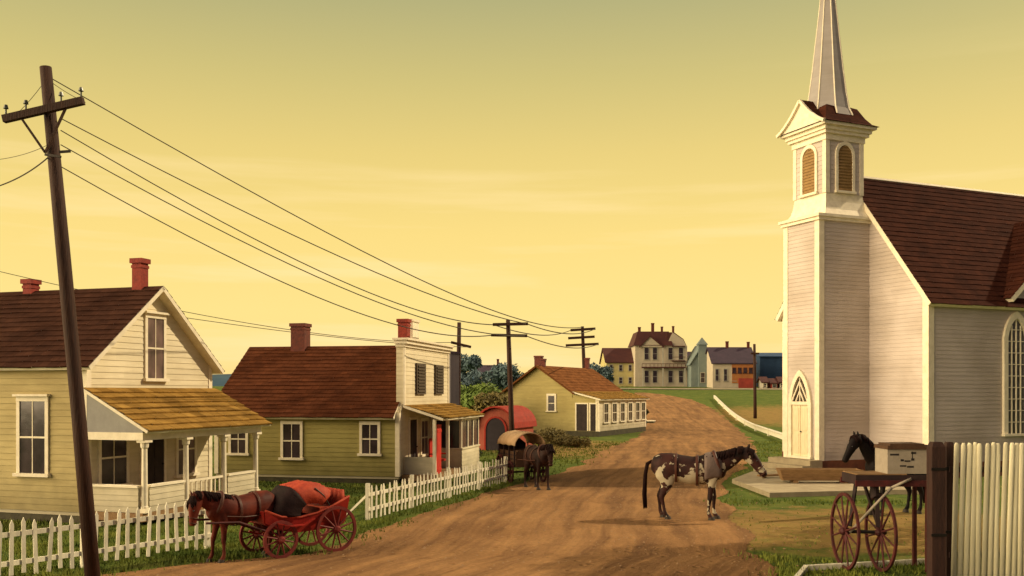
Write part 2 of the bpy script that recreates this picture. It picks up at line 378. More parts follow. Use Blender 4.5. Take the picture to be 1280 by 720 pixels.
def roof_plane(mb,A,B,C,D,step=.25,lift=.02,mi=0):
    """A,B eave ends, D,C ridge ends (A under D). stepped shingle courses, outward normal computed"""
    A,B,C,D=[Vector(q) for q in (A,B,C,D)]
    n=(B-A).cross(D-A).normalized()
    if n.z<0: n=-n
    L=(D-A).length; k=max(1,round(L/step)); w=(B-A).length
    for i in range(k):
        t0=i/k; t1=(i+1)/k
        a=A.lerp(D,t0)+n*lift; b=B.lerp(C,t0)+n*lift; c=B.lerp(C,t1); d=A.lerp(D,t1)
        u0=0; v0=i*step; uo=(i%2)*.0
        wa=(b-a).length
        ns=max(1,min(60,int(wa/.45))); up=(d-a).normalized(); rr=random.Random(i*7+int(wa*100))
        jit=[(rr.uniform(-.005,.012),rr.uniform(-.04,-.012)) for _ in range(ns+1)]
        for q in range(ns):
            f0,f1=q/ns,(q+1)/ns
            p0=a.lerp(b,f0)+n*jit[q][0]+up*jit[q][1]; p1=a.lerp(b,f1)+n*jit[q+1][0]+up*jit[q][1]
            p2=d.lerp(c,f1); p3=d.lerp(c,f0)
            mb.face([p0,p1,p2,p3],mi,[(wa*f0,v0+.002),(wa*f1,v0+.002),(wa*f1,v0+step-.002),(wa*f0,v0+step-.002)])
            mb.face([p0-n*(lift+.02),p1-n*(lift+.02),p1,p0],mi,[(wa*f0,v0),(wa*f1,v0),(wa*f1,v0+.02),(wa*f0,v0+.02)])
def slab(mb,A,B,C,D,th,mi=0):
    A,B,C,D=[Vector(q) for q in (A,B,C,D)]
    n=(B-A).cross(D-A).normalized()
    if n.z<0: n=-n
    mb.prism([A-n*th,B-n*th,C-n*th,D-n*th],n*(th-.003),mi)
def gable_roof(parent,W,D,ze,zp,o=.3,of=.3,ob=.3,rm='roof_brown',step=.25,th=.12,trim='trim',x0=0,y0=0):
    s=(zp-ze)/(W/2)
    a=MB(); b=MB()
    for sg in (0,1):
        xe=x0+(-o if sg==0 else W+o); zz=ze-s*o+.05; xr=x0+W/2; zr=zp+.05
        A=(xe,y0-of,zz); B=(xe,y0+D+ob,zz); C=(xr,y0+D+ob,zr); Dd=(xr,y0-of,zr)
        roof_plane(a,A,B,C,Dd,step)
        slab(b,A,B,C,Dd,th)
    r=a.build('roof',rm,parent,fix=False)
    b.build('fascia',trim,r)
    return r
def gable_walls(parent,W,D,ze,zp,m='cream',m_side=None,h=.16,z0=.3,name='wall'):
    mb=MB(); s=(zp-ze)/(W/2)
    lo=lambda z: 0 if z<=ze else (z-ze)/s
    hi=lambda z: W if z<=ze else W-(z-ze)/s
    siding(mb,(0,0),(W,0),z0,zp-.02,lo,hi,h)
    siding(mb,(W,D),(0,D),z0,zp-.02,lo,hi,h)
    siding(mb,(0,D),(0,0),z0,ze,None,None,h,mi=1); siding(mb,(W,0),(W,D),z0,ze,None,None,h,mi=1 if m_side else 0)
    # solid core just inside
    e=.012
    mb.prism([(e,e,z0-.1),(W-e,e,z0-.1),(W-e,e,ze-e),(W/2,e,zp-.03),(e,e,ze-e)],(0,D-2*e,0),0)
    return mb.build(name,[m,m_side or m],parent,fix=False)
def corner_boards(parent,pts,z0,z1,w=.14,m='trim',pr=.035):
    for (x,y,sx,sy) in pts:   # sx,sy direction pointing inside
        mb=MB(); mb.box(min(x-sx*pr,x+sx*w),max(x-sx*pr,x+sx*w),min(y-sy*pr,y+sy*w),max(y-sy*pr,y+sy*w),z0,z1)
        mb.build('corner_board',m,parent)
def chimney(parent,x,y,w,z0,z1,m='brick_red',pots=0,cap=None):
    mb=MB(); mb.box(x-w/2,x+w/2,y-w/2,y+w/2,z0,z1-.14)
    mb.box(x-w/2-.05,x+w/2+.05,y-w/2-.05,y+w/2+.05,z1-.14,z1)
    mb.box(x-w/2-.02,x+w/2+.02,y-w/2-.02,y+w/2+.02,z1-.28,z1-.2)
    return mb.build('chimney',m,parent)
def doorobj(parent,p,d,zb,w,h,m='dark_door',frame='trim',proud=.06):
    p=Vector(p); d=Vector(d).normalized(); n=Vector((d.y,-d.x))
    def T(u,o,z): return (p.x+d.x*u+n.x*o,p.y+d.y*u+n.y*o,z)
    a=MB(); a.box(-w/2,w/2,.001,.04,zb,zb+h,T=T)
    for i in (0,1):
        for j in (0,1):
            u0=-w/2+.1+i*(w/2-.05); z0=zb+.15+j*(h*.48); a.box(u0,u0+w/2-.15,.03,.052,z0,z0+h*.38,T=T)
    o=a.build('door',m,parent)
    f=MB(); fw=.1
    f.box(-w/2-fw,-w/2,.001,proud,zb,zb+h,T=T); f.box(w/2,w/2+fw,.001,proud,zb,zb+h,T=T); f.box(-w/2-fw,w/2+fw,.001,proud+.01,zb+h,zb+h+fw,T=T)
    f.build('frame',frame,o)
    k=MB(); q=T(w/2-.1,.07,zb+h*.47); k.tube([q,(q[0]+n.x*.04,q[1]+n.y*.04,q[2])],.025,6); k.build('handle','iron',o)
    return o
# ------------------------------------------------------------ world + light + camera
def world():
    w=bpy.data.worlds.new('World'); sc.world=w; w.use_nodes=True
    N=w.node_tree.nodes; L=w.node_tree.links; bg=N['Background']; bg.inputs['Strength'].default_value=.1
    tc=N.new('ShaderNodeTexCoord'); sx=N.new('ShaderNodeSeparateXYZ'); L.new(tc.outputs['Generated'],sx.inputs[0])
    def math_(op,a,b=None,clamp=False):
        m=N.new('ShaderNodeMath'); m.operation=op; m.use_clamp=clamp
        for i,q in enumerate((a,b)):
            if q is None: continue
            if isinstance(q,(int,float)): m.inputs[i].default_value=q
            else: L.new(q,m.inputs[i])
        return m.outputs[0]
    cr=N.new('ShaderNodeValToRGB'); e=cr.color_ramp
    st=[(0,(1.04,.74,.27)),(.08,(1.02,.78,.27)),(.16,(.98,.73,.23)),(.24,(.83,.635,.20)),(.31,(.64,.535,.19)),(.38,(.46,.43,.19)),(.7,(.25,.27,.19)),(1,(.16,.20,.20))]
    e.elements[0].position=st[0][0]; e.elements[0].color=c4(st[0][1]); e.elements[1].position=1; e.elements[1].color=c4(st[-1][1])
    for p,c in st[1:-1]:
        q=e.elements.new(p); q.color=c4(c)
    L.new(sx.outputs['Z'],cr.inputs['Fac'])
    # thin stretched cloud streaks low in the sky
    mp=N.new('ShaderNodeMapping'); mp.inputs['Scale'].default_value=(1.0,1.0,15); mp.inputs['Rotation'].default_value=(0,.03,0)
    L.new(tc.outputs['Generated'],mp.inputs['Vector'])
    no=N.new('ShaderNodeTexNoise'); no.inputs['Scale'].default_value=1.6; no.inputs['Detail'].default_value=7; no.inputs['Roughness'].default_value=.55
    L.new(mp.outputs[0],no.inputs['Vector'])
    r2=N.new('ShaderNodeValToRGB'); r2.color_ramp.elements[0].position=.55; r2.color_ramp.elements[1].position=.80
    L.new(no.outputs['Fac'],r2.inputs['Fac'])
    band=N.new('ShaderNodeMapRange'); band.inputs[1].default_value=.33; band.inputs[2].default_value=.12; band.inputs[3].default_value=0; band.inputs[4].default_value=1.0
    L.new(sx.outputs['Z'],band.inputs[0])
    cf=math_('MULTIPLY',r2.outputs[0],band.outputs[0])
    mx=N.new('ShaderNodeMixRGB'); L.new(cf,mx.inputs['Fac']); L.new(cr.outputs[0],mx.inputs[1]); mx.inputs[2].default_value=(1.12,.86,.42,1)
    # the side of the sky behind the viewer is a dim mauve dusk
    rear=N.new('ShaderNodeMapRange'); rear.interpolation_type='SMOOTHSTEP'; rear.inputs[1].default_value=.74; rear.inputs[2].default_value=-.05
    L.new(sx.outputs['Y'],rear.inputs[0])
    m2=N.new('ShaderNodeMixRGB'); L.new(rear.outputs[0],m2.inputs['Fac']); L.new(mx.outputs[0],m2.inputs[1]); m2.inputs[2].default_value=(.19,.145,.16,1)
    # golden sky glow added at left, out of view, to light the church front
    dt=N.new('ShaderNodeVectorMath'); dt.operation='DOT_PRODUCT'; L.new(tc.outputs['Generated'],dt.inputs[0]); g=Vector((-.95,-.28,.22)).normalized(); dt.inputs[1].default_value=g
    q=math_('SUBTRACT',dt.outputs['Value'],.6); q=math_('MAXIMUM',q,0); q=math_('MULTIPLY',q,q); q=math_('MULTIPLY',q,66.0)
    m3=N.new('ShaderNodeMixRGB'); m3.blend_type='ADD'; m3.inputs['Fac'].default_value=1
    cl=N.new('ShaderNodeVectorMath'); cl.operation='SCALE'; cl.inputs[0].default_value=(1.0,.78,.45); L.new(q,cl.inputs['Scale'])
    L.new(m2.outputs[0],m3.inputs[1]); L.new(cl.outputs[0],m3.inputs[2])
    sc10=N.new('ShaderNodeVectorMath'); sc10.operation='SCALE'; sc10.inputs['Scale'].default_value=10.0; L.new(m3.outputs[0],sc10.inputs[0])
    sky=N.new('ShaderNodeTexSky'); sky.sky_type='NISHITA'; sky.sun_disc=False; sky.sun_elevation=SUN_EL; sky.sun_rotation=SUN_AZ
    sky.dust_density=6; sky.air_density=1.5
    sk=N.new('ShaderNodeVectorMath'); sk.operation='SCALE'; sk.inputs['Scale'].default_value=.04; L.new(sky.outputs[0],sk.inputs[0])
    ad=N.new('ShaderNodeVectorMath'); ad.operation='ADD'; L.new(sc10.outputs[0],ad.inputs[0]); L.new(sk.outputs[0],ad.inputs[1])
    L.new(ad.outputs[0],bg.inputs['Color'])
SUN_EL=math.radians(36); SV=Vector((.93,.36,0)).normalized()
SUN_AZ=math.atan2(SV.x,SV.y)
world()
sl=bpy.data.lights.new('sun','SUN'); sl.energy=4.3; sl.angle=math.radians(.7); sl.color=(1,.80,.50)
so=bpy.data.objects.new('sun',sl); COL.objects.link(so)
sdir=Vector((SV.x*math.cos(SUN_EL),SV.y*math.cos(SUN_EL),math.sin(SUN_EL)))
so.rotation_euler=sdir.to_track_quat('Z','Y').to_euler(); so.location=(30,10,40)
cam=bpy.data.cameras.new('camera'); co=bpy.data.objects.new('camera',cam); COL.objects.link(co); sc.camera=co
co.location=(0,0,H); co.rotation_euler=(PI/2,0,0); cam.sensor_width=36; cam.lens=F/1280*36; cam.shift_y=130/1280; cam.clip_end=9000; cam.clip_start=.1
vs=sc.view_settings; vs.view_transform='Standard'; vs.look='None'; vs.gamma=1; vs.exposure=0; vs.use_curve_mapping=False
# ------------------------------------------------------------ ground + road
LT=[(900,-140),(760,60),(720,130),(704,250),(694,380),(672,452),(652,498),(622,590),(606,645),(590,705),(575,735),(560,762),(545,800),(530,806),(515,808),(500,798),(494,794),(491,792)]
RT=[(900,1050),(760,985),(720,962),(690,950),(660,925),(640,912),(620,905),(600,905),(588,925),(575,945),(560,945),(550,938),(535,922),(520,902),(508,884),(500,862),(494,830),(491,800)]
LE=[G(px,py) for py,px in LT]; RE=[G(px,py) for py,px in RT]
def interp(E,y):
    if y<=E[0].y: return E[0].x
    for a,b in zip(E,E[1:]):
        if y<=b.y: return a.x+(b.x-a.x)*(y-a.y)/(b.y-a.y)
    return E[-1].x
def wob(y,k): return .45*mnoise.noise(Vector((y*.4,k,0)))+.12*mnoise.noise(Vector((y*1.5,k+5,0)))*min(1,25/y)+.12*mnoise.noise(Vector((y*5,k+9,0)))*min(1,20/y)+.07*mnoise.noise(Vector((y*14,k+3,0)))*min(1,15/y)
def ledge(y): return interp(LE,y)+wob(y,1)*min(1.5,.6+y/60)
def redge(y): return interp(RE,y)+wob(y,30)*min(1.5,.6+y/60)
def ground():
    m,N,L,b=nt('grass and dry earth'); b.inputs['Roughness'].default_value=.95; b.inputs['Specular IOR Level'].default_value=.1
    tc=N.new('ShaderNodeTexCoord')
    def noise(s,d=6,r=.6,st=None):
        n=N.new('ShaderNodeTexNoise'); n.inputs['Scale'].default_value=s; n.inputs['Detail'].default_value=d; n.inputs['Roughness'].default_value=r
        L.new(tc.outputs['Object'],n.inputs['Vector']); return n.outputs['Fac']
    def ramp(f,stops):
        r=N.new('ShaderNodeValToRGB'); e=r.color_ramp; e.elements[0].position=stops[0][0]; e.elements[0].color=c4(stops[0][1]); e.elements[1].position=stops[-1][0]; e.elements[1].color=c4(stops[-1][1])
        for p,c in stops[1:-1]: e.elements.new(p).color=c4(c)
        L.new(f,r.inputs['Fac']); return r.outputs[0]
    g=ramp(noise(.9,9,.7),[(.3,(.04,.07,.012)),(.5,(.085,.12,.02)),(.7,(.15,.16,.03))])
    dry=ramp(noise(1.6,9,.7),[(.3,(.16,.11,.035)),(.5,(.27,.17,.055)),(.7,(.20,.17,.04))])
    sx=N.new('ShaderNodeSeparateXYZ'); L.new(tc.outputs['Object'],sx.inputs[0])
    def mth(op,a,b=None):
        mm=N.new('ShaderNodeMath'); mm.operation=op
        for i,q in enumerate((a,b)):
            if q is None: continue
            if isinstance(q,(int,float)): mm.inputs[i].default_value=q
            else: L.new(q,mm.inputs[i])
        return mm.outputs[0]
    def blob(cx,cy,rx,ry):
        a=mth('DIVIDE',mth('SUBTRACT',sx.outputs['X'],cx),rx); c=mth('DIVIDE',mth('SUBTRACT',sx.outputs['Y'],cy),ry)
        return mth('SUBTRACT',1.0,mth('ADD',mth('MULTIPLY',a,a),mth('MULTIPLY',c,c)))
    f=mth('MAXIMUM',blob(9.5,24.6,6.5,4.8),blob(4,60,6,10)); f=mth('MAXIMUM',f,blob(38,110,18,22))
    f=mth('ADD',f,mth('MULTIPLY',mth('SUBTRACT',noise(1.2,8,.65),.5),3.0))
    r=N.new('ShaderNodeMapRange'); r.inputs[1].default_value=-.1; r.inputs[2].default_value=.6; L.new(f,r.inputs[0])
    mx=N.new('ShaderNodeMixRGB'); L.new(r.outputs[0],mx.inputs['Fac']); L.new(g,mx.inputs[1]); L.new(dry,mx.inputs[2])
    L.new(mx.outputs[0],b.inputs['Base Color'])
    bp=N.new('ShaderNodeBump'); bp.inputs['Strength'].default_value=.9; bp.inputs['Distance'].default_value=.12
    L.new(noise(5,9,.75),bp.inputs['Height']); L.new(bp.outputs[0],b.inputs['Normal'])
    ys=[-60+4*i for i in range(36)]+[84+4*i for i in range(42)]+[256,280,310,350,400,460,540,640,800,1200,2000,3500,6000]
    xs=sorted(set([s*q for s in (1,-1) for q in (0,6,12,18,24,32,42,55,75,100,140,200,300,500,900,1800,3500,6000)]))
    mb=MB(); pts=[(x,y,terr(x,y)) for y in ys for x in xs]; n=len(xs)
    mb.add(pts,[(i*n+j,i*n+j+1,(i+1)*n+j+1,(i+1)*n+j) for i in range(len(ys)-1) for j in range(n-1)])
    o=mb.build('ground',m,None,smooth=True,fix=False); tag(o,kind='structure')
    # road
    m,N,L,b=nt('rutted dirt'); b.inputs['Roughness'].default_value=.95; b.inputs['Specular IOR Level'].default_value=.1
    tc=N.new('ShaderNodeTexCoord')
    mp=N.new('ShaderNodeMapping'); mp.inputs['Scale'].default_value=(1,.07,1); L.new(tc.outputs['UV'],mp.inputs['Vector'])
    n1=N.new('ShaderNodeTexNoise'); n1.inputs['Scale'].default_value=1.6; n1.inputs['Detail'].default_value=9; n1.inputs['Roughness'].default_value=.68; n1.inputs['Distortion'].default_value=.4
    L.new(mp.outputs[0],n1.inputs['Vector'])
    n2=N.new('ShaderNodeTexNoise'); n2.inputs['Scale'].default_value=.35; n2.inputs['Detail'].default_value=8; n2.inputs['Roughness'].default_value=.6; L.new(tc.outputs['Object'],n2.inputs['Vector'])
    n3=N.new('ShaderNodeTexNoise'); n3.inputs['Scale'].default_value=9; n3.inputs['Detail'].default_value=8; n3.inputs['Roughness'].default_value=.75; L.new(tc.outputs['Object'],n3.inputs['Vector'])
    def rp(f,s):
        r=N.new('ShaderNodeValToRGB'); r.color_ramp.elements[0].position=s[0][0]; r.color_ramp.elements[0].color=c4(s[0][1]); r.color_ramp.elements[1].position=s[1][0]; r.color_ramp.elements[1].color=c4(s[1][1]); L.new(f,r.inputs['Fac']); return r.outputs[0]
    a=rp(n1.outputs['Fac'],[(.36,(.17,.092,.045)),(.62,(.34,.192,.085))])
    c=rp(n2.outputs['Fac'],[(.35,(.78,.72,.66)),(.65,(1.12,1.08,1.0))])
    d=rp(n3.outputs['Fac'],[(.3,(.72,.72,.72)),(.7,(1.15,1.15,1.15))])
    for q in (c,d):
        mx=N.new('ShaderNodeMixRGB'); mx.blend_type='MULTIPLY'; mx.inputs['Fac'].default_value=1; L.new(a,mx.inputs[1]); L.new(q,mx.inputs[2]); a=mx.outputs[0]
    L.new(a,b.inputs['Base Color'])
    ad=N.new('ShaderNodeMath'); L.new(n1.outputs['Fac'],ad.inputs[0]); ml=N.new('ShaderNodeMath'); ml.operation='MULTIPLY'; ml.inputs[1].default_value=.35; L.new(n3.outputs['Fac'],ml.inputs[0]); L.new(ml.outputs[0],ad.inputs[1])
    vo=N.new('ShaderNodeTexVoronoi'); vo.inputs['Scale'].default_value=2.6; L.new(tc.outputs['Object'],vo.inputs['Vector'])
    vr=N.new('ShaderNodeMapRange'); vr.inputs[1].default_value=.10; vr.inputs[2].default_value=.22; vr.inputs[3].default_value=-.5; vr.inputs[4].default_value=0; L.new(vo.outputs['Distance'],vr.inputs[0])
    a2=N.new('ShaderNodeMath'); L.new(ad.outputs[0],a2.inputs[0]); L.new(vr.outputs[0],a2.inputs[1]); ad=a2
    bp=N.new('ShaderNodeBump'); bp.inputs['Strength'].default_value=.9; bp.inputs['Distance'].default_value=.14; L.new(ad.outputs[0],bp.inputs['Height']); L.new(bp.outputs[0],b.inputs['Normal'])
    mb=MB(); y=5.0; rows=[]
    while y<LE[-1].y-1:
        rows.append(y); y+=.06 if y<30 else .12 if y<40 else (.3 if y<90 else .8)
    K=10; pts=[];uv=[]
    cx=0;prev=None
    for y in rows:
        l,r=ledge(y),redge(y); c=(l+r)/2
        for k in range(K+1):
            x=l+(r-l)*k/K; pts.append((x,y,terr(x,y)+(.012 if y<85 else .012+min(.10,(y-85)*.003)))); uv.append((x-c*.7,y))
    fs=[];us=[]
    for i in range(len(rows)-1):
        for k in range(K):
            q=(i*(K+1)+k,i*(K+1)+k+1,(i+1)*(K+1)+k+1,(i+1)*(K+1)+k); fs.append(q); us.append([uv[t] for t in q])
    mb.add(pts,fs,0,us); o=mb.build('road',m,None,smooth=True,fix=False); tag(o,kind='structure')
ground()
def hills():
    mb=MB(); Y=1500; top=[];bot=[]
    n=60
    prof=[(-900,452),(-300,458),(0,464),(200,468),(300,468),(420,470),(560,466),(620,466),(660,474),(760,480),(900,470),(1000,462),(1200,458),(1500,455),(2200,452)]
    def yy(px):
        for a,b in zip(prof,prof[1:]):
            if px<=b[0]: return a[1]+(b[1]-a[1])*(px-a[0])/(b[0]-a[0])
        return 455
    rows=[]
    for j,(dy,hk) in enumerate(((0,0),(120,.6),(260,1),(600,.7),(1000,0))):
        r=[]
        for i in range(n+1):
            px=-900+3100*i/n; p=P(px,yy(px)+2*mnoise.noise(Vector((px*.02,3,0))),Y+260); x=p.x
            r.append((x,Y+dy,-2+(p.z+2)*hk))
        rows.append(r)
    pts=[p for r in rows for p in r]
    mb.add(pts,[(j*(n+1)+i,j*(n+1)+i+1,(j+1)*(n+1)+i+1,(j+1)*(n+1)+i) for j in range(4) for i in range(n)])
    tag(mb.build('hills','hill',None,smooth=True),kind='structure')
hills()
# ------------------------------------------------------------ house 1
def house1():
    th=math.atan2(.954,.3)
    t=empty('clapboard_house',(-11.3,25.5,0),th,'cream gabled house with a golden shingle porch, nearest on the left','house')
    W,D,ze,zp=5.5,10,4.35,6.55
    f=MB(); f.box(.03,W-.03,.03,D-.03,-.1,.32); f.build('foundation','foundation',t)
    gable_walls(t,W,D,ze,zp,'cream','mustard',h=.17,z0=.3)
    gable_roof(t,W,D,ze,zp,.28,.32,.3,'roof_brown')
    corner_boards(t,[(0,0,1,1),(W,0,-1,1),(0,D,1,-1)],.3,ze-.02)
    b=MB(); b.box(-.05,.0,.15,D,ze-.26,ze-.06); b.build('frieze_board','trim',t)
    chimney(t,W/2,.5,.32,6.2,7.42,'brick_red'); chimney(t,W/2,4.5,.32,6.2,6.95,'brick_red')
    rwin(t,(W*.5,0),(1,0),4.0-.1,.72,1.75,pane='curtain',hood=True)
    rwin(t,(0,1.75),(0,-1),1.3,.85,1.95,pane='glass',hood=True); rwin(t,(0,5.2),(0,-1),1.3,.85,1.95,hood=True)
    rwin(t,(1.0,0),(1,0),.95,1.0,1.5); doorobj(t,(2.65,0),(1,0),.4,.95,2.1,'dark_door')
    rwin(t,(4.2,0),(1,0),1.0,.8,1.5,pane='curtain')
    # porch
    pj=1.8; z1=2.5; z2=3.62
    fl=MB(); fl.box(-.05,W+.05,-pj,-.03,.12,.34); fl.build('porch_floor','wood',t)
    fs=MB(); 
    for k in range(2): fs.box(2.1,3.3,-pj-.3*(2-k),-pj-.3*(1-k)-.002,.0,.12*(k+.6)); 
    fs.build('step','wood',t)
    r=MB(); roof_plane(r,(-.2,-pj-.3,z1-.0),(W+.2,-pj-.3,z1),(W+.2,-.032,z2),(-.2,-.032,z2),step=.3,lift=.035)
    rr=r.build('porch_roof','roof_gold',t,fix=False)
    u=MB(); slab(u,(-.2,-pj-.3,z1),(W+.2,-pj-.3,z1),(W+.2,-.032,z2),(-.2,-.032,z2),.08); u.build('fascia','trim',rr)
    be=MB(); be.box(-.05,W+.05,-pj-.02,-pj+.14,z1-.26,z1-.06); be.box(-.05,.09,-pj+.14,-.035,z1-.26,z1-.06); be.box(W-.09,W+.05,-pj+.14,-.035,z1-.26,z1-.06); be.build('porch_beam','trim',t)
    for xs in (.0,W):
        g=MB(); x=xs-.03 if xs==0 else W; g.prism([(x,-pj+.0,z1-.06),(x,-.035,z1-.06),(x,-.035,z2-.1),(x,-pj,z1-.0)],(.03,0,0)); g.build('porch_gable','porch_shade',t)
    for x in (.12,1.85,3.65,5.35):
        p=MB(); y=-pj+.06
        p.tube([(x,y,.34),(x,y,.5),(x,y,.52),(x,y,2.02),(x,y,2.05),(x,y,2.24)],[.10,.10,.08,.07,.10,.12],12)
        p.box(x-.14,x+.14,y-.14,y+.14,2.18,2.24); p.box(x-.11,x+.11,y-.11,y+.11,.341,.45)
        p.build('porch_post','trim',t,smooth=False)
    # half wall of boards between the posts with a rail cap
    for a,b in ((.25,1.72),(3.78,5.22)):
        w=MB(); siding(w,(a,-pj+.02),(b,-pj+.02),.35,1.0,h=.15); w.box(a,b,-pj+.03,-pj+.1,.35,1.0); w.build('half_wall','cream',t,fix=False)
        c=MB(); c.box(a,b,-pj-.03,-pj+.14,1.0,1.06); c.build('rail','trim',t)
    w=MB(); siding(w,(-.0,-.04),(-.0,-pj+.15),.35,1.0,h=.15); w.box(.01,.08,-pj+.15,-.04,.35,1.0); w.build('half_wall','cream',t,fix=False)
    c=MB(); c.box(-.06,.12,-pj+.15,-.04,1.0,1.06); c.build('rail','trim',t)
    b=MB()
    for k in range(7): x=2.1+k*.22; b.bar((x,-pj+.06,.35),(x,-pj+.06,.98),.04)
    b.build('baluster','trim',t); c=MB(); c.box(1.95,3.56,-pj+.02,-pj+.1,.98,1.04); c.build('rail','trim',t)
house1()
# ------------------------------------------------------------ house 2
def house2():
    th=math.atan2(.98,.2)
    t=empty('storefront_house',(-4.3,36.5,0),th,'olive house with red brown roof and a tall cream false front','house')
    W,D,ze,zp=7.0,7.6,2.72,5.4
    f=MB(); f.box(.03,W-.03,.03,D-.03,-.1,.3); f.build('foundation','foundation',t)
    gable_walls(t,W,D,ze,zp,'cream','olive',h=.18,z0=.28)
    gable_roof(t,W,D,ze,zp,.3,-.12,.3,'roof_red')
    corner_boards(t,[(0,0,1,1),(W,0,-1,1),(0,D,1,-1)],.28,ze-.02)
    # false front panel in front of gable, stands above roof
    ff=MB(); siding(ff,(.45,-.05),(W-.1,-.05),2.95,5.35,h=.17); siding(ff,(W-.1,-.05),(W-.1,.25),2.95,5.35,h=.17); siding(ff,(.45,.25),(.45,-.05),2.95,5.35,h=.17); ff.box(.46,W-.11,-.045,.24,2.95,5.36)
    fo=ff.build('false_front','cream',t,fix=False)
    c=MB(); c.box(.3,W+.05,-.22,.3,5.36,5.5); c.box(.38,W-.03,-.13,.27,5.24,5.355); c.box(.22,W+.13,-.3,.34,5.5,5.58); c.build('cornice','trim',fo)
    for q in (.42,W-.23): c=MB(); c.box(q,q+.16,-.09,-.02,2.95,5.24); c.build('corner_board','trim',fo)
    for x in (2.5,5.2):
        p=Vector((x,-.05)); s=MB(); 
        s.box(x-.62,x+.62,-.14,-.078,3.4,4.66); 
        for k in range(9): s.box(x-.5,x+.5,-.18,-.13,3.5+k*.125,3.56+k*.125)
        s.build('shutter','shutter',fo)
    # rake trim on the near side
    chimney(t,W/2,5.55,.62,4.9,6.42,'brick_dark'); chimney(t,W/2-.55,.75,.4,4.3,6.5,'brick_red')
    w=MB(); w.box(W/2+.0,W/2+.85,.55,1.05,4.6,6.45); w.box(W/2-.04,W/2+.89,.5,1.1,6.45,6.55); tag(w.build('chimney','trim',t),'white plastered chimney stack')
    rwin(t,(0,1.15),(0,-1),1.15,.62,1.1,pane='glass'); rwin(t,(0,4.35),(0,-1),.95,.7,1.3,pane='glass'); rwin(t,(0,6.6),(0,-1),1.1,.62,1.1)
    doorobj(t,(1.7,0),(1,0),.35,.9,2.05,'dark_door'); 
    rwin(t,(3.25,0),(1,0),.95,.9,1.35,pane='curtain')
    # porch and glazed bay
    fl=MB(); fl.box(.2,4.15,-1.35,-.04,.1,.33); fl.build('porch_floor','wood',t)
    r=MB(); A=(.35,-1.65,2.5);B=(W+.2,-1.65,2.5);C=(W+.2,-.06,3.0);Dd=(.35,-.06,3.0); roof_plane(r,A,B,C,Dd,.3,.035); rr=r.build('porch_roof','roof_gold',t,fix=False)
    u=MB(); slab(u,A,B,C,Dd,.1); u.build('fascia','trim',rr)
    for x in (.5,2.4):
        p=MB(); p.box(x-.06,x+.06,-1.32,-1.2,.33,2.44); p.build('porch_post','trim',t)
    # half wall at the porch's near end
    w=MB(); w.box(.5,.58,-1.2,-.05,.33,1.0); w.build('half_wall','cream',t)
    w=MB(); siding(w,(3.9,-.03),(3.9,-1.45),.1,1.1,h=.16); siding(w,(3.9,-1.45),(W,-1.45),.1,1.1,h=.16); siding(w,(W,-1.45),(W,-.03),.1,1.1,h=.16); w.box(3.92,W-.02,-1.43,-.03,.05,1.1); w.box(3.86,W+.04,-1.5,-.03,1.1,1.16); bw=w.build('bay','cream',t,fix=False)
    w=MB()
    for x in (3.93,5.0,5.95,W-.07): w.box(x,x+.1,-1.44,-1.34,1.16,2.42)
    w.box(3.93,4.03,-.14,-.04,1.16,2.42); w.box(W-.07,W+.03,-.14,-.04,1.16,2.42); w.box(3.93,W+.03,-1.44,-1.34,2.3,2.42); w.box(3.93,4.03,-1.34,-.04,2.3,2.42)
    w.build('frame','trim',bw)
    w=MB(); w.box(3.97,3.99,-1.33,-.14,1.16,2.3); w.box(4.04,W-.08,-1.4,-1.38,1.16,2.3); w.box(W-.02,W,-1.33,-.14,1.16,2.3); w.build('pane','glass',bw)
    # red panels leaning by the door (own things)
    ca,sa=math.cos(th),math.sin(th)
    def L2W(x,y): return (-4.3+x*ca-y*sa,36.5+x*sa+y*ca)
    x,y=L2W(2.5,-.85); r0=empty('porch_chair',(x,y,.33),th-.3,'red high backed chair on the porch of the false front house','chair')
    s=MB(); s.box(-.3,.3,-.28,.25,.4,.47); s.build('seat','red_door',r0)
    s=MB(); s.box(-.3,.3,.22,.28,.47,1.25); s.box(-.25,.25,.2,.3,1.25,1.3); s.build('backrest','red_door',r0)
    for sx_ in (-.27,.27):
        for sy_ in (-.24,.22): s=MB(); s.box(sx_-.03,sx_+.03,sy_-.03,sy_+.03,0,.4); s.build('leg','red_door',r0)
    for sx_ in (-.31,.27):
        s=MB(); s.box(sx_,sx_+.05,-.27,.22,.65,.7); s.box(sx_,sx_+.05,-.27,-.22,.47,.65); s.build('armrest','red_door',r0)
    x,y=L2W(1.15,-1.22); r0=empty('storm_door',(x,y,.33),th,'tall red board door standing open at the porch edge','door')
    s=MB(); s.box(-.36,.36,-.025,.025,0,1.9); s.build('panel','red_door',r0)
    s=MB(); s.box(-.36,.36,-.04,-.026,.1,.2); s.box(-.36,.36,-.04,-.026,1.6,1.7); s.build('batten','red_door',r0)
house2()
